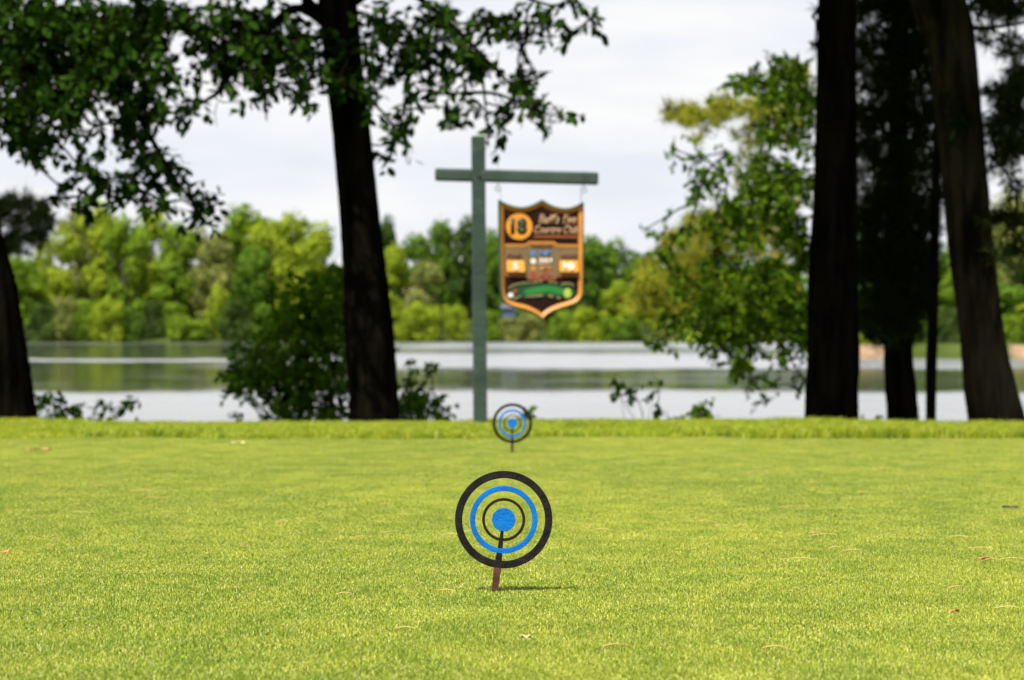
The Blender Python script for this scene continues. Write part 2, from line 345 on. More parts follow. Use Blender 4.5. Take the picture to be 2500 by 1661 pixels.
# ------------------------------------------------------------------ tubes, trunks
def tube(pts, rad, seg=8, cap=True):
    pts = np.asarray(pts, float); n = len(pts); V = []; 
    tan = np.gradient(pts, axis=0); tan /= np.linalg.norm(tan, axis=1)[:, None] + 1e-9
    ref = np.array([0.0, 1.0, 0.0]) if abs(tan[0][1]) < 0.9 else np.array([1.0, 0, 0])
    ang = np.linspace(0, 2 * np.pi, seg, endpoint=False)
    for i in range(n):
        u = np.cross(ref, tan[i]); u /= np.linalg.norm(u) + 1e-9; v = np.cross(tan[i], u)
        V.append(pts[i] + rad[i] * (np.cos(ang)[:, None] * u + np.sin(ang)[:, None] * v))
    V = np.concatenate(V); F_ = []
    for i in range(n - 1):
        k = np.arange(seg); F_.append(np.stack([i * seg + k, i * seg + (k + 1) % seg, (i + 1) * seg + (k + 1) % seg, (i + 1) * seg + k], 1))
    return V, np.concatenate(F_)
class Acc:
    def __init__(s): s.V = []; s.F = []; s.n = 0
    def add(s, V, F_): s.V.append(V); s.F.append(F_ + s.n); s.n += len(V)
    def build(s, name, mat, parent=None, smooth=False, off=None):
        if not s.V: return None
        V = np.concatenate(s.V)
        if off is not None: V = V - np.asarray(off)
        return mesh_np(name, V, np.concatenate(s.F), mat, parent, smooth)
def interp(pts, n):
    pts = np.asarray(pts, float); t = np.linspace(0, len(pts) - 1, n)
    k = np.clip(t.astype(int), 0, len(pts) - 2); f = (t - k)[:, None]
    pm = np.vstack([2 * pts[0] - pts[1], pts, 2 * pts[-1] - pts[-2]])
    p0, p1, p2, p3 = pm[k], pm[k + 1], pm[k + 2], pm[k + 3]
    return 0.5 * ((2 * p1) + (-p0 + p2) * f + (2 * p0 - 5 * p1 + 4 * p2 - p3) * f**2 + (-p0 + 3 * p1 - 3 * p2 + p3) * f**3)
def trunk_mesh(spec, d, seed=0, amp=0.05, bottom=-1.2, top=None):
    """spec: (py, x_left, x_right) rows in the photograph"""
    r = np.random.default_rng(seed)
    rows = sorted(spec, key=lambda s: -s[0]); pts = []; rad = []
    for py, xl, xr in rows:
        pts.append(P((xl + xr) / 2, py, d)); rad.append((xr - xl) / 2 / F * d)
    dz = (pts[1] - pts[0]); 
    pts.insert(0, pts[0] - dz / np.linalg.norm(dz) * 0.9); rad.insert(0, rad[0] * 1.35)
    if top:
        dz = pts[-1] - pts[-2]; dz /= np.linalg.norm(dz)
        for q, s_ in ((0.35, .9), (0.7, .66), (1.0, .3)): pts.append(pts[-1] * 1.0 if False else np.array(pts[len(rows)]) + dz * top * q); rad.append(rad[len(rows)] * s_)
    n = 90; seg = 48
    pp = interp(pts, n); rr = interp(np.array(rad)[:, None], n)[:, 0]
    V, F_ = tube(pp, rr, seg)
    V = V.reshape(n, seg, 3); c = pp[:, None, :]
    ang = np.linspace(0, 2 * np.pi, seg, endpoint=False); zz = np.linspace(0, 1, n)
    f = np.zeros((n, seg))
    for q in range(7):
        kf = r.integers(3, 17); f += r.uniform(.3, 1) / 3 * np.sin(kf * ang[None, :] + 5 * r.uniform(-1, 1) * np.sin(zz[:, None] * r.uniform(3, 25)) + r.uniform(0, 6))
    f += r.uniform(-.6, .6, (n, seg)) + 0.8 * np.sin(zz * 40 * r.uniform(.6, 1) + 1)[:, None] * np.sin(ang + r.uniform(0, 6))[None, :]
    V = c + (V - c) * (1 + amp * f[:, :, None] * 0.55)
    return V.reshape(-1, 3), F_, pp, rr

LEAF = np.array([[0, 0, 0], [-.24, .30, .05], [-.27, .62, .03], [0, 1, -.06], [.27, .62, .03], [.24, .30, .05]])
def leaves(pos, dirs, nrm, size):
    """batch of folded pointed leaves -> V, F"""
    n = len(pos); dirs = dirs / (np.linalg.norm(dirs, axis=1)[:, None] + 1e-9)
    s = np.cross(dirs, nrm); s /= np.linalg.norm(s, axis=1)[:, None] + 1e-9; u = np.cross(s, dirs)
    V = pos[:, None, :] + size[:, None, None] * (LEAF[None, :, 0:1] * s[:, None, :] + LEAF[None, :, 1:2] * dirs[:, None, :] + LEAF[None, :, 2:3] * u[:, None, :])
    k = np.arange(n)[:, None] * 6
    F_ = np.concatenate([k + np.array([0, 1, 2, 3]), k + np.array([0, 3, 4, 5])])
    return V.reshape(-1, 3), F_
def rnd_dir(r, n):
    v = r.normal(size=(n, 3)); return v / np.linalg.norm(v, axis=1)[:, None]
def spray(centres, r, leaf=0.09, tw=0.3, nl=11, droop=0.35):
    """leafy twigs around centres: returns leaf arrays and twig segments"""
    n = len(centres); d = rnd_dir(r, n); d[:, 2] = d[:, 2] * 0.5 - droop; d /= np.linalg.norm(d, axis=1)[:, None]
    ln = tw * r.uniform(0.6, 1.2, n); a = centres - d * ln[:, None] / 2
    t = np.tile(np.linspace(0.08, 1, nl), n); k = np.repeat(np.arange(n), nl)
    pos = a[k] + d[k] * (ln[k] * t)[:, None]; pos[:, 2] -= 0.06 * t**2
    ld = rnd_dir(r, n * nl) * 0.9 + d[k] * 0.7; ld[:, 2] -= 0.35
    nr = rnd_dir(r, n * nl) * 0.8; nr[:, 2] += 0.8
    V, F_ = leaves(pos, ld, nr, leaf * r.uniform(0.65, 1.25, n * nl))
    return V, F_, a, a + d * ln[:, None]
def tufts(centres, r, ln=0.11, n=26, wd=0.006, updir=None):
    m_ = len(centres); ax = rnd_dir(r, m_) * 0.8; ax[:, 2] += 0.35
    if updir is not None: ax += updir
    ax /= np.linalg.norm(ax, axis=1)[:, None]
    k = np.repeat(np.arange(m_), n); d = ax[k] * 0.6 + rnd_dir(r, m_ * n); d /= np.linalg.norm(d, axis=1)[:, None]
    s = np.cross(d, rnd_dir(r, m_ * n)); s /= np.linalg.norm(s, axis=1)[:, None] + 1e-9
    b0 = centres[k] + ax[k] * (r.uniform(-.5, .5, m_ * n) * ln)[:, None]; l_ = ln * r.uniform(.7, 1.2, m_ * n)
    V = np.stack([b0 - s * wd / 2, b0 + s * wd / 2, b0 + d * l_[:, None]], 1).reshape(-1, 3)
    return V, np.arange(m_ * n * 3).reshape(-1, 3)
def blob_centres(blobs, d0, ds, unit, r):
    """blobs (cx, cy, rx, ry, tau) in photograph pixels; unit = pixel area one twig covers"""
    out_ = []; cen = []
    for cx, cy, rx, ry, tau in blobs:
        n = max(1, int(tau * math.pi * rx * ry / unit)); a = r.uniform(0, 6.283, n); q = np.sqrt(r.uniform(0, 1, n))
        dd = d0 + r.uniform(-ds, ds, n); dd = np.maximum(dd, 20.7)
        cs = np.stack([P(cx + rx * q[i] * math.cos(a[i]), cy + ry * q[i] * math.sin(a[i]), dd[i]) for i in range(n)])
        out_.append(cs); cen.append(cs.mean(0))
    return out_, cen
def limb(acc, a, b_, r0, r1, r, sag=0.15, seg=7, n=9):
    a = np.array(a, float); b_ = np.array(b_, float); L_ = np.linalg.norm(b_ - a)
    mid = [a + (b_ - a) * q + r.normal(size=3) * L_ * 0.05 + np.array([0, 0, sag * L_ * 4 * q * (1 - q) * 0.5]) for q in (0.33, 0.66)]
    pp = interp([a, *mid, b_], n); V, F_ = tube(pp, np.linspace(r0, r1, n), seg); acc.add(V, F_); return pp
def leafy_tree(name, label, d, spec, blobs, above, root_px, leafmat, barkmat, seed, leaf=0.09, unit=950, ds=1.6, top=None, cat='tree', group=None, tau_scale=1.02, extra=None, tw=0.3, needle=False, amp=0.05, join=None):
    r = np.random.default_rng(seed)
    base = P(root_px, 1030, d); base[2] = float(ground_z(base[0], d)); 
    e = empty(name, base, label, cat, group)
    Vt, Ft, pp, rr = trunk_mesh(spec, d, seed, amp, top=top)
    mesh_np('trunk', Vt - base, Ft, barkmat, e, True)
    br = Acc(); cr = Acc()
    groups, cen = blob_centres([(a, b1, c, d1, tq * tau_scale) for a, b1, c, d1, tq in blobs], d, ds, unit, r)
    for ext in (above or []):      # crown above the frame, some clumps added to shade trunks: (x, y, z, rx, ry, rz, n) in metres
        x, y, z, rx, ry, rz, n = ext
        c = rnd_dir(r, n) * (r.uniform(0.2, 1, n) ** 0.5)[:, None] * np.array([rx, ry, rz]) + np.array([x, y, z])
        if needle: V, F_ = tufts(c, r, 0.28, 20, 0.03)
        else: V, F_, _, _ = spray(c, r, leaf * 1.9, 0.6, 12)
        cr.add(V, F_); limb(br, pp[-8], np.array([x, y, z]), 0.07, 0.02, r)
    nodes = list(pp) if join is None else [np.array(join)]; tk = len(nodes)
    axis = lambda q: float(np.min(np.linalg.norm(pp - q, axis=1)))
    order = sorted(zip(groups, cen), key=lambda gc: axis(gc[1]))
    for cs, c in order:
        # a limb out of the nearest stretch of trunk, then thin twigs to a part of the leaf clusters
        na = np.array(nodes); dist = np.linalg.norm(na - c, axis=1)
        dist[:tk] += 0.5 * np.abs(na[:tk, 2] - c[2]) + 0.15
        k = int(np.argmin(dist)); st = na[k]; L_ = float(np.linalg.norm(c - st))
        lp = limb(br, st, c, 0.008 + 0.010 * min(1.0, L_), 0.006, r, 0.06); nodes += list(lp[2:])
        for q in cs[:: max(1, len(cs) // 14)]:
            limb(br, lp[r.integers(4, 9)], q, 0.007, 0.003, r, 0.05, 5, 6)
        if needle: V, F_ = tufts(cs, r, 0.13, 30, 0.010); cr.add(V, F_)
        else:
            if L_ < 3: cs = np.vstack([cs, lp[6:8] + r.normal(size=(2, 3)) * 0.06])
            V, F_, a, b_ = spray(cs, r, leaf, tw); cr.add(V, F_)
            for i in range(len(a)):
                Vq, Fq = tube([a[i], (a[i] + b_[i]) / 2, b_[i]], [0.004, 0.003, 0.0015], 4); br.add(Vq, Fq)
    for ex in (extra or []):
        pts = interp([P(*q) for q in ex[0]], 24); V, F_ = tube(pts, np.linspace(ex[1], ex[2], 24), 8); br.add(V, F_)
    br.build('branches', barkmat, e, True, base); cr.build('crown', leafmat, e, False, base)
    return e

# A: big dark trunk left of the sign, its leafy boughs fill the top of the picture
blobsA = [
 (560, 60, 80, 60, 2.6), (660, 70, 80, 70, 2.4), (620, 150, 80, 45, 2.2), (720, 130, 50, 70, 1.3), (520, 130, 50, 35, 1.6), (700, 190, 60, 20, 1.2),
 (630, 240, 25, 22, 1.4), (740, 235, 26, 25, 1.2), (420, 30, 60, 30, 1.4), (470, 265, 28, 20, 1.3), (480, 20, 40, 25, 1.0), (590, 195, 50, 15, 1.4), (775, 160, 20, 60, 0.9), (770, 40, 20, 40, .8),
 (940, 60, 60, 60, 1.3), (1050, 50, 80, 50, 1.5), (1000, 120, 80, 40, 1.3), (1130, 100, 60, 45, 1.3), (1190, 45, 45, 40, 1.1), (1260, 40, 40, 30, 1.0),
 (1180, 160, 50, 30, 1.2), (1090, 180, 50, 25, 1.0), (1330, 55, 40, 18, .8), (1400, 75, 25, 15, .9), (1465, 35, 16, 10, 1.4), (1410, 6, 26, 8, 1.0), (1290, 5, 50, 8, 1.2),
 (1260, 215, 45, 32, 1.4), (1240, 270, 25, 30, 1.1), (1320, 240, 30, 16, 1.0), (1385, 280, 24, 18, .7), (1325, 175, 18, 10, .7), (1310, 205, 30, 15, 1.0),
 (1110, 265, 45, 14, 1.0), (1090, 300, 30, 10, .9), (1140, 225, 20, 20, .7), (985, 325, 25, 15, .8), (960, 350, 14, 7, 1.0), (1000, 300, 15, 15, .6), (950, 220, 22, 25, .9), (1005, 235, 12, 30, .6),
 (905, 170, 20, 18, 1.3), (910, 260, 16, 22, .9), (1190, 325, 25, 9, 1.0), (830, 210, 25, 25, .4), (840, 90, 30, 50, .4), (1050, 175, 50, 30, .8), (920, 140, 30, 30, 1.0)]
specA = [(1027, 853, 977), (900, 847, 968), (760, 840, 957), (560, 831, 930), (330, 812, 906), (200, 797, 889), (0, 776, 871)]
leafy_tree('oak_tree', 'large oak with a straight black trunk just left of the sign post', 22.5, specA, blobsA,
   [(-1.6, 22.9, 5.4, 2.2, 2.2, 1.7, 520), (0.4, 23.2, 5.3, 1.6, 2.0, 1.4, 260), (-2.3, 21.6, 5.1, 1.3, 0.9, 1.3, 320), (-1.3, 23.5, 7.4, 2.4, 2.6, 1.6, 260)], 915, M['leaf'], M['bark'], 3, top=5.5, tau_scale=0.88,  # third clump is unseen foliage added to keep the trunk in shade
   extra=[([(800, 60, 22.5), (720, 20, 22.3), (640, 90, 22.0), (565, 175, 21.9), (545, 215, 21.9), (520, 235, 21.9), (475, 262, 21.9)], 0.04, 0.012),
          ([(520, 235, 21.9), (545, 250, 21.9), (580, 248, 21.9), (600, 255, 21.9)], 0.006, 0.002),
          ([(530, 250, 21.9), (525, 280, 21.9), (530, 310, 21.9)], 0.004, 0.002),
          ([(860, 10, 22.5), (960, -40, 22.2), (1100, 60, 21.9), (1200, 160, 21.8), (1270, 230, 21.8)], 0.035, 0.008),
          ([(790, 30, 22.5), (755, 10, 22.6), (735, -40, 22.7)], 0.05, 0.04)])
# B: leaning trunk cut by the left edge, with the heavy left canopy
blobsB = [
 (60, 60, 120, 80, 3.4), (220, 60, 100, 70, 3.2), (330, 110, 70, 70, 2.4), (100, 180, 110, 70, 3.2), (230, 170, 70, 50, 2.6), (360, 30, 60, 40, 2.2),
 (30, 270, 60, 50, 2.4), (150, 250, 80, 35, 2.4), (60, 330, 70, 30, 1.6), (20, 345, 25, 20, 1.2), (150, 330, 50, 25, 1.6), (320, 200, 60, 40, 2.0), (350, 255, 45, 40, 2.2),
 (400, 200, 40, 40, 1.5), (300, 290, 30, 30, 1.3), (350, 330, 30, 40, 1.7), (380, 380, 30, 30, 1.7), (420, 420, 28, 22, 1.5), (450, 460, 25, 18, 1.4), (480, 490, 22, 12, 1.2),
 (310, 340, 20, 30, 1.2), (240, 380, 20, 14, .9), (330, 400, 20, 15, .9), (420, 500, 25, 16, .9), (385, 500, 16, 14, .8), (510, 550, 10, 10, 1.6), (475, 520, 12, 14, 1.2),
 (90, 385, 18, 8, 1.0), (210, 440, 10, 10, .7), (250, 450, 20, 14, 1.1), (165, 485, 22, 18, 1.0), (215, 485, 14, 20, 1.4), (265, 490, 15, 25, 1.5), (330, 440, 20, 12, .7), (350, 460, 18, 8, .8),
 (440, 280, 22, 14, 1.5), (250, 290, 20, 20, 1.2), (390, 100, 30, 25, 1.2), (430, 150, 30, 25, 1.0)]
specB = [(1027, -70, 91), (850, -95, 64), (720, -118, 41), (600, -135, 10), (300, -200, -70), (0, -265, -150)]
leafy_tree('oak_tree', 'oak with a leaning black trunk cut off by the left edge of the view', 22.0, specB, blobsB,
   [(-4.6, 22.6, 5.3, 2.2, 2.0, 1.8, 520), (-5.2, 21.5, 5.0, 1.2, .8, 1.2, 260), (-3.2, 23.5, 6.8, 2.4, 2.4, 1.6, 260)], 10, M['leaf'], M['bark'], 5, top=5.0, ds=1.2, tau_scale=1.0,  # second clump added out of view to block sun from the leaning trunk
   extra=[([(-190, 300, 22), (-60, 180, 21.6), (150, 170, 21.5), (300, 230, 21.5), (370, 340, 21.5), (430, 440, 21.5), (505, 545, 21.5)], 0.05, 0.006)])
# C, E, D, F: the dark conifer group on the right
specC = [(1030, 1965, 2098), (900, 1970, 2096), (745, 1973, 2095), (560, 1981, 2094), (300, 1991, 2092), (0, 1999, 2092)]
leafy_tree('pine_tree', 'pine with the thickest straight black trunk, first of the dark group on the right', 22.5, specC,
   [(2000, 10, 20, 20, .5), (1985, 110, 10, 25, .35)], [(2.9, 22.8, 5.4, 1.6, 2.0, 1.9, 1500), (1.7, 21.6, 5.2, 1.3, 1.0, 1.4, 1300), (1.5, 20.7, 4.35, 1.1, 0.7, 0.9, 1400), (2.6, 24.5, 7.8, 1.8, 2.2, 1.5, 500)], 2030, M['needle_d'], M['bark'], 11, top=6, needle=True, unit=800)  # middle two clumps are unseen, added left and in front to shade the trunk
specD = [(1030, 2164, 2244), (930, 2160, 2236), (850, 2158, 2228), (600, 2162, 2222), (300, 2168, 2218), (0, 2174, 2214)]
blobsD = [(2170, 80, 80, 110, 3.2), (2230, 200, 90, 120, 3.2), (2170, 330, 80, 110, 3.2), (2230, 450, 80, 110, 3.4), (2180, 560, 90, 100, 4), (2200, 680, 90, 90, 4), (2170, 780, 70, 60, 4), (2200, 815, 50, 28, 3), (2110, 640, 20, 120, 3), (2250, 60, 70, 90, 3.2), (2260, 560, 40, 100, 2), (2280, 330, 40, 70, 2), (2120, 200, 40, 120, 2.4), (2120, 450, 40, 130, 2.6), (2265, 690, 20, 70, 1.6), (2160, 0, 80, 40, 2.5), (2230, 760, 40, 40, 3), (2130, 820, 20, 14, 1.4)]
leafy_tree('pine_tree', 'pine whose black needled boughs hang low over its trunk, second on the right bank', 27.0, specD, blobsD,
   [(4.0, 27.5, 5.2, 1.8, 2.0, 1.8, 900)], 2204, M['needle_d'], M['bark'], 12, top=6, tau_scale=1.4, needle=True, unit=650, ds=1.3,
   extra=[([(2190, 100, 26.2), (2150, 66, 26.1), (2170, 82, 26.1), (2165, 120, 26.1)], 0.014, 0.012)])
specE = [(1030, 2260, 2285), (900, 2260, 2287), (800, 2264, 2290), (650, 2268, 2292), (400, 2276, 2296), (0, 2290, 2306)]
leafy_tree('pine_tree', 'slim black pine stem between the low boughed pine and the leaning pine', 25.0, specE,
   [(2280, 300, 30, 200, 1.2)], [(4.2, 25.5, 4.6, .9, 1.0, 1.2, 200)], 2272, M['needle_d'], M['bark'], 13, top=3, needle=True, unit=700)
specF = [(1030, 2363, 2502), (930, 2352, 2476), (800, 2341, 2448), (650, 2322, 2432), (500, 2303, 2415), (300, 2287, 2399), (100, 2262, 2379), (0, 2226, 2355)]
blobsF = [(2440, 20, 70, 34, 4), (2400, 100, 30, 30, 1.3), (2460, 110, 50, 30, 1.5), (2490, 250, 30, 90, 2.5), (2400, 200, 20, 30, .8), (2470, 240, 50, 50, 2.4), (2470, 320, 60, 50, 3), (2430, 400, 40, 25, 1.6), (2480, 390, 30, 40, 2), (2450, 540, 60, 18, 2.4), (2480, 470, 40, 14, 2), (2450, 620, 50, 12, 2.2), (2490, 180, 30, 30, 1.2), (2330, 300, 40, 60, 1.6), (2480, 590, 30, 20, 1.2), (2430, 320, 30, 40, 2)]
leafy_tree('pine_tree', 'pine with a leaning trunk of paler grey bark, farthest right of the dark group', 23.0, specF, blobsF,
   [(4.6, 22.9, 5.0, 1.8, 1.9, 1.8, 1200), (3.1, 21.6, 5.0, 1.1, 1.0, 1.3, 900), (2.9, 20.9, 4.4, 0.8, 0.6, 0.8, 350), (4.2, 24.4, 7.0, 2.0, 2.0, 1.4, 400)], 2430, M['needle_d'], M['bark_l'], 14, top=5, tau_scale=1.5, needle=True, unit=800,  # middle two clumps added above the view to cut the sun on this trunk
   extra=[([(2370, 70, 23), (2430, 66, 22.8), (2520, 52, 22.6)], 0.022, 0.012), ([(2460, 0, 22.6), (2463, 80, 22.6), (2470, 150, 22.6)], 0.012, 0.008),
          ([(2415, 545, 23), (2450, 530, 22.8), (2560, 520, 22.6)], 0.03, 0.02), ([(2425, 615, 23), (2470, 618, 22.8), (2560, 610, 22.6)], 0.02, 0.015)])
# H: leafy shore tree in front of the right trunks
blobsH = [(1650, 790, 50, 25, 1.2), (1620, 832, 40, 12, .8), (1700, 800, 60, 30, 1.4), (1640, 600, 30, 16, .8), (1730, 560, 30, 30, .8), (1975, 300, 16, 90, 1.6), (1968, 450, 18, 70, 1.8), (1962, 800, 18, 70, 1.8), (1960, 210, 20, 40, 1.4), (1900, 165, 60, 30, 2.4), (1810, 190, 40, 20, 2.0), (1770, 212, 16, 10, 1.6), (1860, 220, 60, 25, 1.6), (1935, 240, 40, 45, 1.8), (1900, 320, 60, 40, 1.8), (1950, 160, 30, 30, 1.2),
 (1780, 370, 40, 14, .9), (1850, 360, 30, 12, .9), (1725, 405, 24, 20, 1.0), (1710, 450, 20, 20, .9), (1690, 500, 14, 16, 1.0), (1650, 365, 16, 8, .7), (1685, 385, 18, 16, .6), (1770, 420, 24, 24, 1.1), (1770, 490, 30, 16, 1.2),
 (1880, 430, 80, 45, 2.6), (1850, 500, 90, 45, 2.6), (1930, 560, 50, 40, 2.0), (1820, 570, 50, 30, 1.8), (1950, 630, 30, 60, 2.0), (1850, 680, 90, 50, 2.6), (1760, 640, 50, 40, 1.3), (1800, 740, 110, 45, 2.4), (1920, 760, 50, 60, 2.4),
 (1700, 700, 60, 40, 1.0), (1830, 810, 110, 30, 2.0), (1720, 855, 45, 10, .9), (1800, 865, 40, 14, 1.0), (1900, 870, 60, 20, 1.1), (1780, 895, 20, 12, .8), (1850, 920, 60, 10, .6), (1890, 935, 30, 8, .9), (1950, 940, 20, 12, 1.2),
 (1578, 562, 16, 10, .8), (1640, 580, 26, 10, .9), (1690, 560, 20, 8, .3), (1630, 660, 40, 30, .4), (1840, 900, 40, 10, .6), (1750, 815, 60, 20, 1.2)]
leafy_tree('broadleaf_tree', 'bright green broadleaf tree reaching out over the water left of the thickest pine', 30.0,
   [(1030, 2040, 2070), (800, 2035, 2062), (500, 2020, 2045), (200, 2000, 2018), (100, 1990, 2004)], blobsH, [], 2055, M['leaf_mid'], M['bark'], 21, tau_scale=1.15, leaf=0.085, unit=620, ds=1.5, tw=.26)
# J: golden pine behind it
blobsJ = [(1650, 275, 34, 22, 3), (1690, 285, 40, 26, 3), (1770, 262, 46, 26, 3), (1740, 290, 40, 20, 2.4), (1830, 265, 40, 28, 2.4), (1880, 280, 50, 40, 1.8), (1705, 330, 20, 14, 1.8), (1930, 290, 40, 60, 1.5), (1950, 200, 30, 50, 1.2),
 (1760, 540, 40, 26, 3), (1900, 620, 70, 60, 1.6), (1860, 720, 80, 60, 2), (1900, 500, 60, 40, 1.4), (1560, 740, 40, 30, 1.5), (1620, 640, 50, 34, 2.5), (1590, 690, 50, 34, 2.5), (1660, 590, 46, 30, 2.5), (1710, 545, 50, 26, 2.5), (1620, 750, 60, 24, 2), (1720, 740, 80, 34, 2.5), (1840, 330, 60, 30, .9), (1720, 590, 50, 30, 3), (1800, 600, 70, 40, 3), (1690, 640, 60, 34, 3), (1640, 700, 60, 30, 2.6), (1740, 690, 70, 40, 2.8), (1600, 700, 30, 20, 1.6), (1850, 540, 50, 30, 1.6), (1660, 760, 40, 20, 1.6), (1850, 420, 60, 60, 1.2), (1780, 780, 60, 30, 1.8)]
leafy_tree('pine_tree', 'golden green pine with feathery pads behind the broadleaf tree on the right', 34.0,
   [(1030, 2010, 2050), (600, 2012, 2044), (200, 2020, 2045), (0, 2024, 2044)], blobsJ, [], 2030, M['needle_y'], M['bark'], 22, tau_scale=1.4, ds=1.2, needle=True, unit=380)
# L: dark conifer bough behind the left trunk
leafy_tree('pine_tree', 'dark rounded pine bough showing behind the left leaning trunk', 31.0,
   [(1030, -160, -110), (600, -155, -115), (300, -150, -125)], [(20, 520, 60, 40, 4), (90, 545, 45, 40, 4), (60, 590, 60, 28, 3.4), (10, 600, 50, 20, 3), (100, 505, 14, 18, 2), (-60, 560, 60, 60, 3), (50, 490, 60, 16, 2.4)], [], -135, M['needle_d'], M['bark'], 23, needle=True, unit=450, ds=0.8)

# ------------------------------------------------------------------ bushes and bank plants
def bush(name, label, d, root, blobs, seed, leaf=0.08, unit=600, ds=0.7, mat='bush', cat='bush', group=None, tw=.24, stem=0.012):
    r = np.random.default_rng(seed); base = P(root, 1030, d); base[2] = float(ground_z(base[0], d)) - 0.02
    e = empty(name, base, label, cat, group); br = Acc(); cr = Acc()
    groups, cen = blob_centres(blobs, d, ds, unit, r)
    for cs, c in zip(groups, cen):
        lp = limb(br, base + r.normal(size=3) * np.array([.05, .05, 0]), c, stem, stem * .4, r, 0.2)
        for q in cs[:: max(1, len(cs) // 12)]: limb(br, lp[r.integers(4, 9)], q, 0.004, 0.002, r, 0.05, 5, 5)
        V, F_, a, b_ = spray(cs, r, leaf, tw, 10, 0.05); cr.add(V, F_)
    br.build('stem', M['bark'], e, True, base); cr.build('foliage', M[mat], e, False, base); return e
bush('leafy_bush', 'large leafy bush standing behind the black oak trunk by the water', 25.5, 850,
  [(830, 660, 30, 20, 1.6), (780, 690, 60, 30, 2), (840, 730, 50, 40, 3), (720, 720, 50, 30, 1.8), (760, 770, 90, 40, 2.6), (690, 790, 60, 40, 1.6), (840, 810, 60, 40, 3), (660, 830, 50, 25, 1.5),
   (760, 850, 80, 25, 1.8), (620, 880, 60, 30, 1.8), (700, 910, 90, 40, 2.4), (610, 930, 50, 30, 2.2), (820, 900, 50, 50, 1.6), (590, 970, 22, 8, 1.2), (690, 970, 70, 30, 2.4), (780, 980, 60, 40, 2.0), (720, 1010, 80, 16, 2.0), (840, 960, 30, 40, 1.2), (560, 900, 26, 24, 1.4), (590, 860, 36, 18, 1.4), (640, 870, 40, 20, 1.6), (600, 950, 40, 20, 1.8), (740, 880, 90, 30, 1.6), (660, 700, 30, 26, 1.2), (835, 1010, 20, 16, 1.0), (650, 1015, 20, 10, .9)], 31)
bush('leafy_bush', 'smaller leafy bush poking out between the black oak trunk and the sign post', 24.8, 985,
  [(1010, 985, 40, 30, 1.8), (1070, 990, 34, 18, 1.6), (985, 880, 20, 12, .8), (975, 850, 16, 14, .6), (1000, 920, 30, 20, .9), (1040, 880, 16, 16, 1.0), (1000, 960, 30, 24, 1.6), (1030, 930, 20, 20, 1.1), (1060, 960, 24, 14, .9), (1000, 1000, 30, 20, 1.8), (1060, 1005, 30, 14, 1.8), (1090, 1015, 16, 8, 1.6), (1080, 960, 12, 8, .8)], 32, unit=560)
bush('leafy_bush', 'low straggling bush at the foot of the left leaning trunk', 23.6, 150,
  [(110, 985, 20, 25, 1.6), (150, 995, 35, 22, 2.0), (190, 1005, 30, 16, 1.8), (240, 1000, 20, 12, 1.2), (280, 985, 20, 10, 1.2), (300, 975, 20, 8, 1.2), (140, 970, 20, 10, .9), (325, 980, 10, 8, 1.3), (230, 1020, 30, 6, 1.4), (130, 1015, 40, 10, 2)], 33, unit=700)
bush('bank_plant', 'small dark sprig behind the far tee marker', 22.5, 1290, [(1280, 1000, 12, 10, 1.0), (1300, 1015, 14, 8, .8), (1272, 1015, 8, 10, .6)], 34, leaf=.07, unit=560, cat='plant', tw=.15, stem=.005, ds=.15)
bush('bank_plant', 'thin stemmed plant with scattered leaves on the water edge right of the sign', 24.0, 1560, [(1530, 930, 28, 10, 1.6), (1545, 955, 14, 16, 1.8), (1500, 940, 18, 8, 1.0), (1605, 925, 12, 18, 1.6), (1600, 960, 12, 18, .8), (1615, 990, 16, 20, 1.2), (1600, 1015, 14, 10, 1.6)], 35, leaf=.07, unit=560, cat='plant', tw=.16, stem=.004, ds=.2)
bush('bank_plant', 'compact bright leafed plant on the grass edge left of the thickest pine', 23.5, 1705, [(1718, 985, 18, 20, 2.2), (1705, 1010, 28, 14, 2.4), (1660, 1018, 18, 10, 2), (1738, 1012, 12, 14, 1.8)], 36, leaf=.07, unit=520, mat='leaf_mid', cat='plant', tw=.14, stem=.005, ds=.15)
bush('bank_plant', 'tiny low plant between the thickest pine and the low boughed pine', 23.5, 2140, [(2150, 1020, 22, 6, 1.4), (2108, 1018, 6, 8, 1.0)], 37, leaf=.06, unit=520, cat='plant', tw=.12, stem=.004, ds=.15)
bush('bank_plant', 'tiny low plant on the grass edge left of the large bush', 23.5, 590, [(590, 1020, 18, 6, 1.4), (575, 1012, 6, 6, 1.0)], 38, leaf=.06, unit=520, cat='plant', tw=.12, stem=.004, ds=.15)
bush('bank_plant', 'tiny low plant between the left bush and the large bush', 23.5, 340, [(345, 1026, 18, 5, 1.2)], 39, leaf=.06, unit=520, cat='plant', tw=.12, stem=.004, ds=.15)

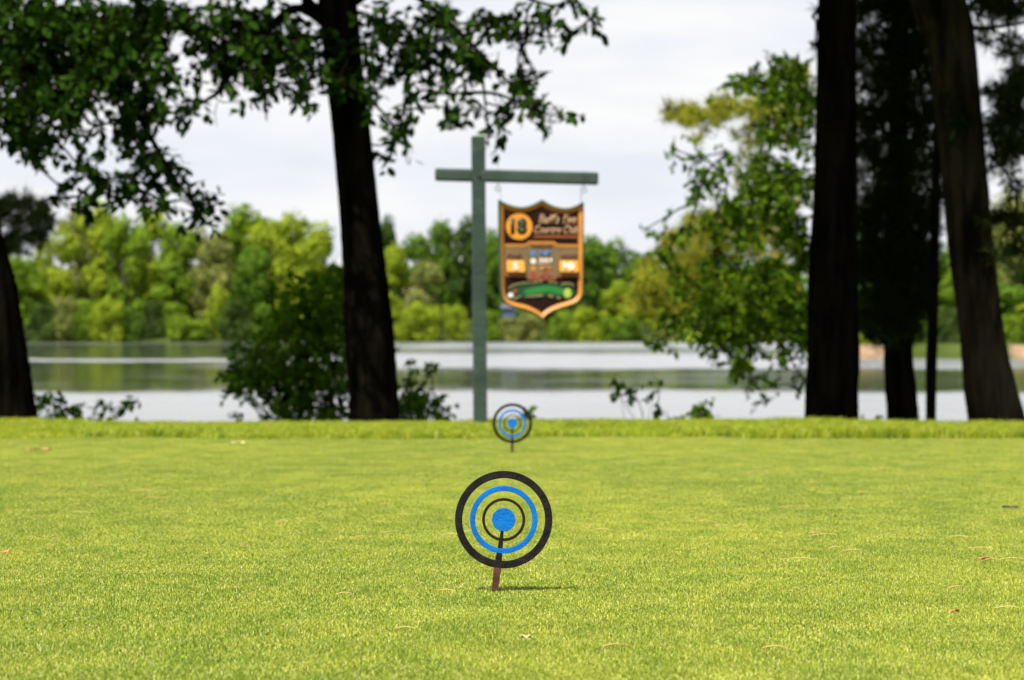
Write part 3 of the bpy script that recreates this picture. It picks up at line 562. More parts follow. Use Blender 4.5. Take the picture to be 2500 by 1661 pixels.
# ------------------------------------------------------------------ far shore woods
def crown_np(r, w_, h, card, n, low=(0.16, 0.86), conifer=False):
    nl = r.integers(22, 30); pos = []; nrm = []
    lobes = []
    for i in range(nl):
        if conifer:
            tz = r.uniform(0.12, 1.0); rad = w_ / 2 * (1 - tz) ** 0.7 * 0.62; a = r.uniform(0, 6.28)
            lobes.append((np.array([math.cos(a) * rad, math.sin(a) * rad, h * tz * 0.93]), np.array([1, 1, .55]) * w_ * r.uniform(.15, .24) * (1.25 - tz * .7)))
        else:
            tz = r.uniform(*low); rad = w_ / 2 * math.sqrt(max(0.05, 1 - ((tz - .5) / .55) ** 2)) * r.uniform(.25, .9); a = r.uniform(0, 6.28)
            s_ = w_ * r.uniform(.10, .23)
            lobes.append((np.array([math.cos(a) * rad, math.sin(a) * rad, h * tz]), np.array([s_, s_, s_ * r.uniform(.75, 1.15)])))
    if conifer:
        for tz in (.1, .22, .34, .46, .58, .7, .82, .93): lobes.append((np.array([0, 0, h * tz]), np.array([1, 1, 0]) * w_ * (.10 + .30 * (1 - tz) ** .8) + np.array([0, 0, h * .09])))
    if not conifer: lobes.append((np.array([0, 0, h * .86]), np.array([w_ * .24, w_ * .24, h * .13])))
    tot = sum(l[1][0] ** 2 for l in lobes)
    for c, s_ in lobes:
        k = max(20, int(n * s_[0] ** 2 / tot)); d = rnd_dir(r, k); q = r.uniform(.6, 1.25, k)[:, None]
        pos.append(c + d * s_ * q); nrm.append(d + rnd_dir(r, k) * .6)
    pos = np.concatenate(pos); nrm = np.concatenate(nrm); keep = pos[:, 2] > 0.1; pos = pos[keep]; nrm = nrm[keep]
    k = len(pos); s1 = np.cross(nrm, rnd_dir(r, k)); s1 /= np.linalg.norm(s1, axis=1)[:, None] + 1e-9
    s2 = np.cross(nrm / np.linalg.norm(nrm, axis=1)[:, None], s1)
    c_ = card * r.uniform(.6, 1.3, k)[:, None]
    V = np.stack([pos - s1 * c_ * .5, pos + s2 * c_ * .42, pos + s1 * c_ * .5, pos - s2 * c_ * .38], 1).reshape(-1, 3)
    return V, np.arange(k * 4).reshape(-1, 4)
CROWN = {}
def far_proto(kind, v):
    key = (kind, v)
    if key in CROWN: return CROWN[key]
    r = np.random.default_rng(hash(kind) % 1 + v * 13 + {'round': 100, 'pine': 200, 'shrub': 300}[kind])
    if kind == 'round': V, F_ = crown_np(r, 7.0, 14.0, 0.60, 4200)
    elif kind == 'pine': V, F_ = crown_np(r, 6.0, 16.0, 0.6, 4200, conifer=True)
    else: V, F_ = crown_np(r, 5.0, 4.0, 0.34, 2800, low=(0.0, 0.8))
    me = mesh_np('crown', V, F_, M['far_green']); m1 = me.data; bpy.data.objects.remove(me)
    a = Acc(); hh = {'round': 14, 'pine': 16, 'shrub': 4}[kind]
    V, F_ = tube([[0, 0, -1], [0.1, 0, hh * .4], [-.1, .1, hh * .8]], [hh * .017, hh * .013, hh * .005], 8); a.add(V, F_)
    for q in range(7):
        ang = q * 2.4; z0 = hh * (.22 + .08 * q)
        V, F_ = tube([[0, 0, z0], [math.cos(ang) * hh * .09, math.sin(ang) * hh * .09, z0 + hh * .1], [math.cos(ang) * hh * .16, math.sin(ang) * hh * .16, z0 + hh * .22]], [hh * .008, hh * .005, hh * .002], 5); a.add(V, F_)
    tr = a.build('trunk', M['bark_far'], smooth=True); m2 = tr.data; bpy.data.objects.remove(tr)
    CROWN[key] = (m1, m2, hh, {'round': 7.0, 'pine': 6.0, 'shrub': 5.0}[kind]); return CROWN[key]
def far_tree(name, label, px, top, wpx, d, mat, kind='round', v=0, rot=0, base_py=None, cat='tree', group=None):
    m1, m2, hh, ww = far_proto(kind, v)
    X = (px - 1250) / F * d; gz = max(float(ground_z(X, d)), WZ) - 0.15
    zt = CAMZ - (top - HOR) / F * d; H = zt - gz; W = wpx / F * d
    e = empty(name, (X, d, gz), label, cat, group)
    c = bpy.data.objects.new('crown', m1); link(c, e); c.scale = (W / ww * 1.0, W / ww * 1.0, H / hh * 1.02); c.rotation_euler.z = rot
    c.material_slots[0].link = 'OBJECT'; c.material_slots[0].material = M[mat]
    t_ = bpy.data.objects.new('trunk', m2); link(t_, e); t_.scale = (H / hh, H / hh, H / hh); t_.rotation_euler.z = rot
    return e
G1 = 'trees on the far shore'; G2 = 'shrubs along the far waterline'
FT = [ # px, top, width, d, material, kind, label
 (40, 625, 170, 392, 'far_green', 'round', 'mid green tree on the far shore right behind the left leaning trunk'),
 (150, 560, 120, 398, 'far_yellow', 'round', 'yellow green tree on the far shore just right of the dark pine bough'),
 (190, 508, 110, 424, 'far_olive', 'round', 'greyish tree rising behind the first yellow green tree of the far shore'),
 (243, 492, 110, 410, 'far_yellow', 'round', 'tall yellow green tree under the drooping tip of oak leaves, far shore'),
 (300, 528, 120, 402, 'far_green', 'round', 'green tree directly right of the tall yellow green far tree'),
 (362, 516, 120, 412, 'far_yellow', 'round', 'pointed yellow green tree in the middle of the left far wood'),
 (432, 548, 110, 402, 'far_green', 'round', 'lower green tree beneath the lowest oak leaves on the left'),
 (485, 560, 110, 414, 'far_olive', 'round', 'dull olive tree left of the tall rounded far tree'),
 (590, 504, 170, 424, 'far_green', 'round', 'tall rounded green tree, highest of the left far wood'),
 (530, 570, 110, 398, 'far_olive', 'round', 'pale olive tree standing before the tall rounded far tree'),
 (620, 600, 100, 394, 'far_deep', 'round', 'deep green tree low in front of the tall rounded far tree'),
 (655, 545, 110, 404, 'far_yellow', 'round', 'yellow tree right of the tall rounded far tree'),
 (712, 522, 130, 416, 'far_yellow', 'round', 'bushy yellow tree with a ragged top left of the black oak trunk'),
 (785, 548, 130, 404, 'far_yellow', 'round', 'yellow tree touching the left side of the black oak trunk'),
 (870, 580, 120, 410, 'far_green', 'round', 'green far tree mostly behind the black oak trunk'),
 (948, 528, 62, 430, 'far_dark', 'round', 'narrow dark tree peeking out right of the black oak trunk'),
 (962, 600, 100, 396, 'far_yellow', 'round', 'yellow green tree at the right side of the black oak trunk'),
 (1012, 572, 100, 408, 'far_deep', 'round', 'rounded deep green tree between the oak trunk and the sign post'),
 (1078, 538, 105, 420, 'far_deep', 'round', 'tall dark pointed tree left of the sign post'),
 (1040, 640, 100, 394, 'far_olive', 'round', 'pale olive tree in front of the dark pointed tree'),
 (1145, 532, 100, 416, 'far_dark', 'round', 'dark tree directly behind the sign post'),
 (1198, 560, 80, 408, 'far_deep', 'round', 'dark tree between the sign post and the sign board'),
 (1250, 600, 120, 402, 'far_deep', 'round', 'green tree behind the left half of the sign board'),
 (1340, 598, 140, 408, 'far_deep', 'round', 'green tree behind the right half of the sign board'),
 (1440, 578, 120, 414, 'far_deep', 'round', 'deep green tree with a lumpy top right of the sign board'),
 (1505, 586, 110, 424, 'far_deep', 'round', 'deep green tree second right of the sign board'),
 (1410, 650, 110, 396, 'far_dark', 'round', 'dark green tree low beside the point of the sign board'),
 (1580, 632, 130, 412, 'far_deep', 'round', 'low deep green tree where the skyline dips right of the sign'),
 (1660, 640, 130, 420, 'far_green', 'round', 'green tree farthest right before the golden pine covers the shore'),
 (1760, 650, 150, 418, 'far_green', 'round', 'green far tree seen through the golden pine'),
 (1880, 640, 160, 424, 'far_deep', 'round', 'deep green far tree seen through the broadleaf tree'),
 (1512, 690, 90, 390, 'far_yellow', 'round', 'bright young tree at the waterline midway between sign and golden pine'),
 (1608, 682, 95, 391, 'far_yellow', 'round', 'bright young tree at the waterline left of the small lawn'),
 (-70, 600, 170, 404, 'far_green', 'round', 'green far tree beyond the left edge trunk'),
]
for i, (px, tp, wp, d, mt, kd, lb) in enumerate(FT):
    far_tree('broadleaf_tree' if kd == 'round' else 'pine_tree', lb, px, tp, wp, d, mt, kd, i % (6 if kd == 'round' else 3), i * 1.7, group=G1)
def lowrow(items, grp, name='shrub'):
    for i, (px, tp, wp, mt, lb) in enumerate(items):
        far_tree(name, lb, px, tp, wp, 385.6 + (i % 3) * 0.9, mt, 'shrub', i % 4, i * 2.1, cat='shrub', group=grp)
lowrow([(95, 742, 90, 'far_dark', 'dark shrub at the far waterline beside the left leaning trunk'), (150, 725, 90, 'far_olive', 'pale shrub second from the left trunk on the far waterline'),
  (205, 735, 90, 'far_green', 'green shrub below the tall yellow green far tree'), (262, 730, 95, 'far_yellow', 'yellowish shrub third along the left far waterline'), (318, 750, 80, 'far_deep', 'deep green shrub at the dark gap of the left far wood'),
  (372, 735, 90, 'far_dark', 'dark shrub under the pointed yellow green far tree'), (425, 740, 80, 'far_green', 'green shrub midway along the left far waterline'), (478, 780, 110, 'far_green', 'low bright shrub spilling onto the water left of the tall rounded tree'),
  (530, 700, 60, 'far_yellow', 'slender pale shrub under the olive far tree'), (585, 730, 100, 'far_dark', 'dark shrub below the tall rounded far tree'), (650, 745, 90, 'far_deep', 'deep green shrub behind the left arm of the large bush'),
  (715, 740, 90, 'far_green', 'green shrub behind the middle of the large bush'), (790, 750, 100, 'far_deep', 'deep green shrub just left of the oak trunk on the far waterline'), (880, 750, 100, 'far_deep', 'deep green shrub hidden behind the oak trunk'),
  (960, 790, 70, 'far_yellow', 'low yellow shrub touching the right side of the oak trunk'), (1022, 742, 120, 'far_yellow', 'broad bright yellow green shrub between oak trunk and sign post'), (1118, 748, 76, 'far_yellow', 'rounded yellow shrub directly left of the sign post'),
  (1195, 760, 70, 'far_green', 'green shrub directly right of the sign post'), (1245, 775, 70, 'far_olive', 'pale shrub under the left half of the sign board'), (1300, 765, 80, 'far_olive', 'olive shrub below the point of the sign board'),
  (1375, 762, 80, 'far_green', 'green shrub below the right edge of the sign board'), (1435, 752, 90, 'far_yellow', 'bright shrub first right of the sign board'), (1545, 778, 80, 'far_deep', 'deep green rounded shrub between the two bright young trees'),
  (1480, 775, 60, 'far_green', 'small green shrub left of the first bright young tree'), (1640, 780, 70, 'far_olive', 'olive shrub at the left end of the small lawn')], G2)
# the right bank, nearer, beyond the pines
GS = 'trees on the nearer right bank'
for i, (px, tp, wp, d, mt, lb) in enumerate([(2120, 560, 200, 228, 'far_dark', 'dark tree on the right bank behind the thickest pine'), (2290, 600, 170, 224, 'far_deep', 'green tree on the right bank seen beside the slim pine stem'),
     (2335, 660, 120, 216, 'far_green', 'bright tree on the right bank in the gap left of the leaning pine'), (2470, 470, 190, 232, 'far_olive', 'tall yellowish tree on the right bank at the right edge'),
     (2440, 690, 150, 214, 'far_deep', 'deep green tree low on the right bank beside the leaning pine'), (2540, 740, 150, 212, 'far_yellow', 'yellow green tree low on the right bank cut by the right edge'), (2200, 700, 150, 214, 'far_dark', 'dark tree low on the right bank behind the low boughed pine')]):
    far_tree('broadleaf_tree', lb, px, tp, wp, d, mt, 'round', i % 6, i * 1.3, group=GS)
far_tree('shrub', 'golden shrub on the sandy right bank between the pine trunks', 2105, 822, 70, 207, 'far_yellow', 'shrub', 1, 0.3, cat='shrub', group=GS)
for i, (px, tp, wp, mt, lb) in enumerate([(2175, 775, 70, 'far_dark', 'dark shrub at the right bank waterline under the low boughed pine'), (2240, 770, 70, 'far_deep', 'deep green shrub on the right bank left of the slim pine stem'), (2310, 750, 80, 'far_dark', 'dark shrub on the right bank between slim stem and leaning pine'),
        (2390, 780, 80, 'far_deep', 'deep green shrub on the right bank behind the leaning pine'), (2480, 770, 90, 'far_green', 'green shrub above the sandy bank at the right edge'), (2040, 790, 80, 'far_deep', 'deep green shrub on the right bank behind the thickest pine')]):
    far_tree('shrub', lb, px, tp, wp, 209 + (i % 2), mt, 'shrub', i % 4, i * 1.9, cat='shrub', group=GS)
# distant wood behind: reads as one mass
r = np.random.default_rng(77); A = Acc()
for k in range(150):
    x = -190 + k * 2.9 + r.uniform(-1, 1); d = r.uniform(436, 470); V, F_ = crown_np(r, 9, r.uniform(9.0, 12.0), 0.9, 700)
    A.add(V + np.array([x, d, float(ground_z(x, d)) - .5]), F_)
tag(A.build('distant_wood', M['far_deep']), 'solid mass of distant wood behind the far shore trees', 'woodland', kind='stuff')

# cottage and shed glimpsed on the far shore
def boxbm(bm, x0, x1, y0, y1, z0, z1):
    v = [bm.verts.new(c) for c in ((x0, y0, z0), (x1, y0, z0), (x1, y1, z0), (x0, y1, z0), (x0, y0, z1), (x1, y0, z1), (x1, y1, z1), (x0, y1, z1))]
    for f in ((0, 3, 2, 1), (4, 5, 6, 7), (0, 1, 5, 4), (1, 2, 6, 5), (2, 3, 7, 6), (3, 0, 4, 7)): bm.faces.new([v[i] for i in f])
    return v
def house(name, label, px, py, d, w_, h, wall, roof, cat):
    p = P(px, py, d); e = empty(name, p, label, cat)
    bm = bmesh.new(); boxbm(bm, -w_ / 2, w_ / 2, 0, w_, -2, h); mesh_bm('wall', bm, wall, e)
    bm = bmesh.new(); hw = w_ / 2 + .3
    v = [bm.verts.new(c) for c in ((-hw, -.3, h + .01), (hw, -.3, h + .01), (hw, w_ + .3, h + .01), (-hw, w_ + .3, h + .01), (-hw, w_ / 2, h + w_ * .35), (hw, w_ / 2, h + w_ * .35))]
    for f in ((0, 1, 5, 4), (2, 3, 4, 5), (0, 4, 3), (1, 2, 5), (0, 3, 2, 1)): bm.faces.new([v[i] for i in f])
    mesh_bm('roof', bm, roof, e)
    bm = bmesh.new(); boxbm(bm, -w_ * .12, w_ * .14, -.04, .02, h * .3, h * .75); mesh_bm('window', bm, M['glass'], e)
M['glass'] = paint('dark_glass', (0.03, 0.035, 0.04), 0.15, bump=0)
house('cottage', 'small tan cottage among the trees between the oak trunk and the sign post', 1012, 735, 402, 2.6, 1.0, paint('tan_wall', (.42, .32, .22)), paint('brown_roof', (.30, .22, .16)), 'house')
house('shed', 'small blue grey shed on the far shore just below the sign board', 1243, 765, 391, 1.7, .7, paint('blue_wall', (.05, .08, .15)), paint('grey_roof', (.10, .10, .13)), 'shed')

# ------------------------------------------------------------------ tee markers (steel plate targets on stakes)
M['black'] = paint('black_paint', (0.011, 0.009, 0.009), 0.7, 0.45, 40, 0.4, wear=(0.032, 0.024, 0.020), bscale=160, spec=0.12)
M['brown'] = paint('brown_paint', (0.026, 0.010, 0.008), 0.7, 0.3, 40, 0.25, bscale=160, spec=0.08)
M['blue'] = paint('blue_paint', (0.004, 0.125, 0.44), 0.6, 0.15, 25, 0.3, bscale=140, spec=0.1)
M['rust'] = paint('rusty_steel', (0.085, 0.035, 0.02), 0.85, 0.4, 45, 0.5, wear=(0.03, 0.02, 0.018), bscale=220)
def ring_mesh(name, ri, ro, th, mat, parent, n=96, y=0.0):
    bm = bmesh.new(); rows = []
    bv = min(0.0007, th * .2)
    prof = [(ri + bv, -th / 2), (ro - bv, -th / 2), (ro, -th / 2 + bv), (ro, th / 2 - bv), (ro - bv, th / 2), (ri + bv, th / 2), (ri, th / 2 - bv), (ri, -th / 2 + bv)]
    if ri <= 0: prof = [(0.0, -th / 2), (ro - bv, -th / 2), (ro, -th / 2 + bv), (ro, th / 2 - bv), (ro - bv, th / 2), (0.0, th / 2)]
    for k in range(n):
        a = 2 * math.pi * k / n; rows.append([bm.verts.new((math.cos(a) * q, y + yy_, math.sin(a) * q)) for q, yy_ in prof])
    m_ = len(prof); lim = m_ if ri > 0 else m_ - 1
    for k in range(n):
        A1, B1 = rows[k], rows[(k + 1) % n]
        for j in range(lim):
            bm.faces.new((A1[j], A1[(j + 1) % m_], B1[(j + 1) % m_], B1[j]))
    if ri <= 0: bmesh.ops.remove_doubles(bm, verts=bm.verts, dist=1e-6)
    return mesh_bm(name, bm, mat, parent)
def plate(name, poly, th, mat, parent, y=0.0):
    bm = bmesh.new(); f = bm.faces.new([bm.verts.new((x, y - th / 2, z)) for x, z in poly])
    ex = bmesh.ops.extrude_face_region(bm, geom=[f]); vs = [v for v in ex['geom'] if isinstance(v, bmesh.types.BMVert)]
    bmesh.ops.translate(bm, verts=vs, vec=(0, th, 0))
    return mesh_bm(name, bm, mat, parent)
def marker(label, px, py, d, lean, yaw):
    k = 5.8 / F; p = P(px, py, d)
    e = empty('tee_marker', p, label, 'tee marker', 'bullseye tee markers'); e.rotation_euler = (0, lean, yaw)
    H = 181.5 * k
    def up(o): o.location = (0, 0, H); return o
    up(ring_mesh('outer_ring', 101.3 * k, 118.8 * k, .0135, M['black'], e)); up(ring_mesh('blue_ring', 70 * k, 82.4 * k, .0149, M['blue'], e))
    up(ring_mesh('inner_ring', 46 * k, 52.5 * k, .0130, M['brown'], e, 72)); up(ring_mesh('bullseye', 0, 28.4 * k, .0157, M['blue'], e, 64))
    z = lambda q: H - q * k
    plate('painted_stake', [(3.2 * k, z(26)), (-3.2 * k, z(26)), (-6 * k, z(70)), (-9.2 * k, z(117)), (9.2 * k, z(117)), (6 * k, z(70))], .0140, M['black'], e)
    plate('bare_stake', [(-9.0 * k, z(117.2)), (-7.4 * k, z(181)), (-5.5 * k, z(225)), (0, z(260)), (5.5 * k, z(225)), (7.4 * k, z(181)), (9.0 * k, z(117.2))], .0135, M['rust'], e)
    return e
marker('nearer bullseye tee marker, larger in view, leaning right on a rusty stake', 1207, 1449, 5.8, R(7.2), R(2))
marker('farther bullseye tee marker, smaller in view, upright in front of the longer grass', 1250.5, 1108, 14.16, R(0.3), R(-4))

# ------------------------------------------------------------------ sign post and hanging sign
DS = 19.8; K = DS / F
M['post'] = paint('green_post_paint', (0.026, 0.047, 0.034), 0.65, 0.24, 5, 0.5, wear=(0.05, 0.07, 0.055), bscale=30, sc=(1, 1, .25))
M['board'] = paint('dark_green_edge', (0.010, 0.055, 0.022), 0.5, 0.2, 8)
M['gold'] = paint('gold_paint', (0.46, 0.18, 0.026), 0.5, 0.12, 8)
M['gold2'] = paint('yellow_gold_paint', (0.66, 0.26, 0.026), 0.5, 0.08, 8)
M['maroon'] = paint('brown_panel', (0.020, 0.008, 0.007), 0.6, 0.3, 12, spec=.05)
M['stone'] = paint('taupe_panel', (0.165, 0.11, 0.05), 0.6, 0.12, 10)
M['cream'] = paint('cream_letter', (0.44, 0.26, 0.14), 0.5, 0.1, 8)
M['dkgreen'] = paint('green_letter', (0.004, 0.030, 0.012), 0.5, 0.1, 8)
M['redbrown'] = paint('maroon_letter', (0.12, 0.025, 0.012), 0.5, 0.1, 8)
M['rustbar'] = paint('rust_bar', (0.24, 0.065, 0.018), 0.5, 0.1, 8)
M['white'] = paint('white_letter', (0.78, 0.68, 0.62), 0.5, 0.05, 8)
M['sblue'] = paint('blue_letter', (0.06, 0.20, 0.50), 0.5, 0.1, 8)
M['orange'] = paint('orange_letter', (0.46, 0.19, 0.05), 0.5, 0.1, 8)
M['red'] = paint('red_letter', (0.34, 0.035, 0.025), 0.5, 0.1, 8)
M['fair'] = paint('fairway_green', (0.02, 0.17, 0.03), 0.6, 0.1, 8)
M['fairdk'] = paint('map_dark_green', (0.008, 0.055, 0.020), 0.6, 0.2, 8)
M['lime'] = paint('map_lime', (0.34, 0.42, 0.06), 0.6, 0.1, 8)
M['treeline'] = paint('map_tree_line', (0.17, 0.16, 0.075), 0.7, 0.35, 30)
M['steel'] = paint('galvanised_hook', (0.30, 0.36, 0.33), 0.4, 0.1, 20)
foot = P(1173, 1034, DS); gz = float(ground_z(foot[0], DS)); 
post = empty('sign_post', (foot[0], DS, gz), 'grey green wooden post with a long crossbeam, carrying the hanging shield sign', 'sign post')
def chamfer_box(name, L_, w_, h, ch, mat, parent, end_ch=0.0):
    """box along local X with chamfered long edges and clipped ends"""
    bm = bmesh.new(); boxbm(bm, -L_ / 2, L_ / 2, -w_ / 2, w_ / 2, -h / 2, h / 2)
    bmesh.ops.bevel(bm, geom=bm.edges[:], offset=ch, segments=2, affect='EDGES', profile=.6)
    return mesh_bm(name, bm, mat, parent)
ph = CAMZ - (334 - HOR) * K - gz
o = chamfer_box('post', ph + .4, 31.5 * K * .96, 31.5 * K, .004, M['post'], post); o.rotation_euler = (R(6), R(-90.45), 0)
o.rotation_euler = Matrix.Rotation(R(-0.45), 4, 'Y').to_euler() ; o.matrix_local = Matrix.Translation((-0.007, 0, ph / 2 - .2)) @ Matrix.Rotation(R(-.41), 4, 'Y') @ Matrix.Rotation(R(7), 4, 'Z') @ Matrix.Rotation(R(90), 4, 'Y')
# pyramid cap, its sunlit top painted in as a paler tone
bm = bmesh.new(); s_ = 15.0 * K
vb = [bm.verts.new((x * s_, y * s_, 0)) for x, y in ((-1, -1), (1, -1), (1, 1), (-1, 1))]; vt = bm.verts.new((0, 0, 7 * K)); bm.faces.new(vb)
for i in range(4): bm.faces.new((vb[i], vb[(i + 1) % 4], vt))
M['cap'] = paint('sunlit_cap', (0.16, 0.20, 0.15), 0.8)
o = mesh_bm('post_cap', bm, M['cap'], post); o.location = (-0.0145, 0, ph + .001); o.rotation_euler.z = R(7)
bc = P((1062 + 1461) / 2, (426.5 + 437) / 2, DS) - np.array([foot[0], DS, gz])
o = chamfer_box('crossbeam', (1461 - 1062) * K, .095, 30.5 * K, .017, M['post'], post)
o.matrix_local = Matrix.Translation(bc + np.array([0, -.0025, 0])) @ Matrix.Rotation(R(1.55), 4, 'Y') @ Matrix.Rotation(R(-2), 4, 'Z')
bm = bmesh.new(); bmesh.ops.create_cone(bm, cap_ends=True, segments=6, radius1=4 * K, radius2=4 * K, depth=.012); o = mesh_bm('bolt', bm, M['post'], post)
o.rotation_euler = (R(90), 0, 0); o.location = Vector((-.0135, -.052, float(P(1168, 427, DS)[2]) - gz))
def torus_np(R0, r0, n=28, m_=8):
    a = np.linspace(0, 2 * np.pi, n, endpoint=False)
    c = np.stack([np.cos(a) * R0, np.zeros(n), np.sin(a) * R0], 1); V = []
    for i in range(n):
        u = np.array([math.cos(a[i]), 0, math.sin(a[i])])
        for j in range(m_):
            b1 = 2 * math.pi * j / m_; V.append(c[i] + r0 * (math.cos(b1) * u + math.sin(b1) * np.array([0, 1, 0])))
    F_ = [(i * m_ + j, i * m_ + (j + 1) % m_, ((i + 1) % n) * m_ + (j + 1) % m_, ((i + 1) % n) * m_ + j) for i in range(n) for j in range(m_)]
    return np.array(V), np.array(F_)
for hx, hy, ny in ((1216, 461, 412), (1425, 464, 419)):
    a = Acc(); V, F_ = torus_np(6.2 * K, 1.1 * K); c = P(hx, hy, DS) - np.array([foot[0], DS, gz]); a.add(V + c, F_)
    V, F_ = tube([c + np.array([0, 0, 5.5 * K]), c + np.array([0, 0, (hy - ny + 2) * K])], [1.1 * K, 1.1 * K], 8); a.add(V, F_)
    V, F_ = tube([c + np.array([0, 0, (hy - ny - 2.2) * K]), c + np.array([0, 0, (hy - ny + 1.5) * K])], [2.6 * K, 2.0 * K], 8); a.add(V, F_)
    a.build('eye_hook', M['steel'], post, True)

cx0, cy0 = 1321.5, 635.0; YAW = R(11); cosY = math.cos(YAW)
sp_ = P(cx0, cy0, DS)
sign = empty('hanging_sign', sp_, 'shield shaped brown and gold golf hole sign hanging from the crossbeam', 'sign'); sign.rotation_euler.z = YAW
def S(px, py, y=0.0): return ((px - cx0) * K / cosY, -(py - cy0) * K - 0 * y)
def curve(pts, n=10): return [tuple(q) for q in interp(np.array(pts, float), n)]
out_px = curve([(1217, 489), (1240, 500), (1270, 506.5), (1298, 501), (1323, 488)], 12)[:-1] + curve([(1323, 488), (1348, 502), (1376, 508), (1402, 504), (1424.5, 493)], 12)
out_px += [(1424.5, 560), (1424, 640)] + curve([(1424, 706), (1421, 724), (1409, 739), (1388, 748), (1365, 755), (1342, 765), (1323, 781)], 16)
out_px += curve([(1323, 781), (1303, 767), (1280, 757), (1256, 751), (1236, 743), (1224, 729), (1220, 706)], 16)[1:] + [(1218.5, 640), (1217.5, 560)]
def inset(poly, d):
    P_ = np.array(poly); n = len(P_); res = []
    for i in range(n):
        a, b1, c = P_[i - 1], P_[i], P_[(i + 1) % n]
        e1 = b1 - a; e2 = c - b1; n1 = np.array([-e1[1], e1[0]]) / (np.linalg.norm(e1) + 1e-9); n2 = np.array([-e2[1], e2[0]]) / (np.linalg.norm(e2) + 1e-9)
        nn = n1 + n2; l_ = np.linalg.norm(nn); nn /= l_ + 1e-9; cs = max(0.45, float(nn @ n1)); res.append(tuple(b1 + nn * d / cs))
    return res
TH = 0.042
def prism(name, poly_px, y0, y1, mat, parent, tri=True):
    bm = bmesh.new(); f = bm.faces.new([bm.verts.new((*[S(x, y)[0]], y0, S(x, y)[1])) for x, y in poly_px])
    ex = bmesh.ops.extrude_face_region(bm, geom=[f]); vs = [v for v in ex['geom'] if isinstance(v, bmesh.types.BMVert)]
    bmesh.ops.translate(bm, verts=vs, vec=(0, y1 - y0, 0)); bmesh.ops.triangulate(bm, faces=[q for q in bm.faces if len(q.verts) > 4])
    return mesh_bm(name, bm, mat, parent)
def loft(name, loops, mat, parent, close=False):
    """loops: list of (poly_px, y): strips between successive loops"""
    bm = bmesh.new(); R_ = [[bm.verts.new((S(x, y)[0], yy_, S(x, y)[1])) for x, y in pl] for pl, yy_ in loops]; n = len(R_[0])
    for a, b1 in zip(R_[:-1], R_[1:]):
        for i in range(n): bm.faces.new((a[i], a[(i + 1) % n], b1[(i + 1) % n], b1[i]))
    if close:
        f = bm.faces.new(R_[-1]); bmesh.ops.triangulate(bm, faces=[f])
    return mesh_bm(name, bm, mat, parent)
in1 = inset(out_px, 3.4); in2 = inset(out_px, 12.0)
# back slab + front rim in dark green
FY = -TH / 2; PY = FY + 0.016
loft('board', [(in1, FY), (out_px, FY + .003), (out_px, TH / 2)], M['board'], sign, True)
loft('gold_border', [(in1, FY + .0002), (in2, PY), (in2, PY + .004)], M['gold'], sign)
prism('brown_panel', in2, PY, TH / 2 - .004, M['maroon'], sign)
def rect(x0, x1, y0, y1): return [(x0, y0), (x1, y0), (x1, y1), (x0, y1)]
def stripf(name, pts, wpx, y0, y1, mat):
    p = np.array(pts, float); up_ = p - np.array([0, wpx / 2]); dn = p + np.array([0, wpx / 2])
    return prism(name, [tuple(q) for q in up_] + [tuple(q) for q in dn[::-1]], y0, y1, mat, sign)
tb = [(1232, 600), (1282, 600), (1290, 593), (1352, 593), (1361, 600), (1411, 600)]
bb = [(1411, 674), (1361, 674), (1353, 682), (1289, 682), (1281, 674), (1232, 674)]
prism('taupe_panel', tb + bb, PY - .004, PY, M['stone'], sign)
stripf('upper_trim', tb, 7, PY - .0065, PY - .0035, M['gold']); stripf('lower_trim', bb[::-1], 5, PY - .0065, PY - .0035, M['rustbar'])
prism('rust_bar', rect(1303, 1411, 575, 581), PY - .003, PY, M['rustbar'], sign)
def disc(name, cx, cy, r_, y0, y1, mat, n=40, sq=1.0): return prism(name, [(cx + r_ * math.cos(-6.2832 * k / n), cy + sq * r_ * math.sin(-6.2832 * k / n)) for k in range(n)], y0, y1, mat, sign)
disc('number_disc', 1267, 554, 32, PY - .005, PY, M['gold2'])
def text(name, body, cx, cy, hpx, wpx, y, mat, shear=0.0, bold=0.0):
    cu = bpy.data.curves.new(name, 'FONT'); cu.body = body; cu.size = 1.0; cu.align_x = 'CENTER'; cu.shear = shear; cu.extrude = 0.0; cu.resolution_u = 4; cu.offset = bold
    tmp = bpy.data.objects.new(name, cu); COL.objects.link(tmp); dg = bpy.context.evaluated_depsgraph_get(); me = bpy.data.meshes.new_from_object(tmp.evaluated_get(dg))
    bpy.data.objects.remove(tmp); n = len(me.vertices); co = np.zeros(n * 3, np.float32); me.vertices.foreach_get('co', co); co = co.reshape(-1, 3)
    mn, mxv = co.min(0), co.max(0); sxx = wpx * K / cosY / (mxv[0] - mn[0]); szz = hpx * K / (mxv[1] - mn[1])
    q = np.zeros_like(co); q[:, 0] = (co[:, 0] - (mn[0] + mxv[0]) / 2) * sxx; q[:, 2] = (co[:, 1] - (mn[1] + mxv[1]) / 2) * szz
    c = S(cx, cy); q[:, 0] += c[0]; q[:, 2] += c[1]; q[:, 1] = y; me.vertices.foreach_set('co', q.ravel()); me.update()
    bm = bmesh.new(); bm.from_mesh(me); ex = bmesh.ops.extrude_face_region(bm, geom=bm.faces[:]); vs = [v for v in ex['geom'] if isinstance(v, bmesh.types.BMVert)]
    bmesh.ops.translate(bm, verts=vs, vec=(0, -.003, 0)); o = mesh_bm(name, bm, mat, sign); return o
text('hole_number', '18', 1266, 553, 40, 40, PY - .005, M['dkgreen'], 0, .055)
text('club_name', "Bull's Eye", 1361, 538, 29, 95, PY, M['cream'], .35, .010)
text('club_name', "Country Club", 1358, 564, 25, 108, PY, M['cream'], .35, .010)
text('yardage_heading', 'YARDAGE', 1321, 602.5, 8, 52, PY - .004, M['redbrown'], 0, .02)
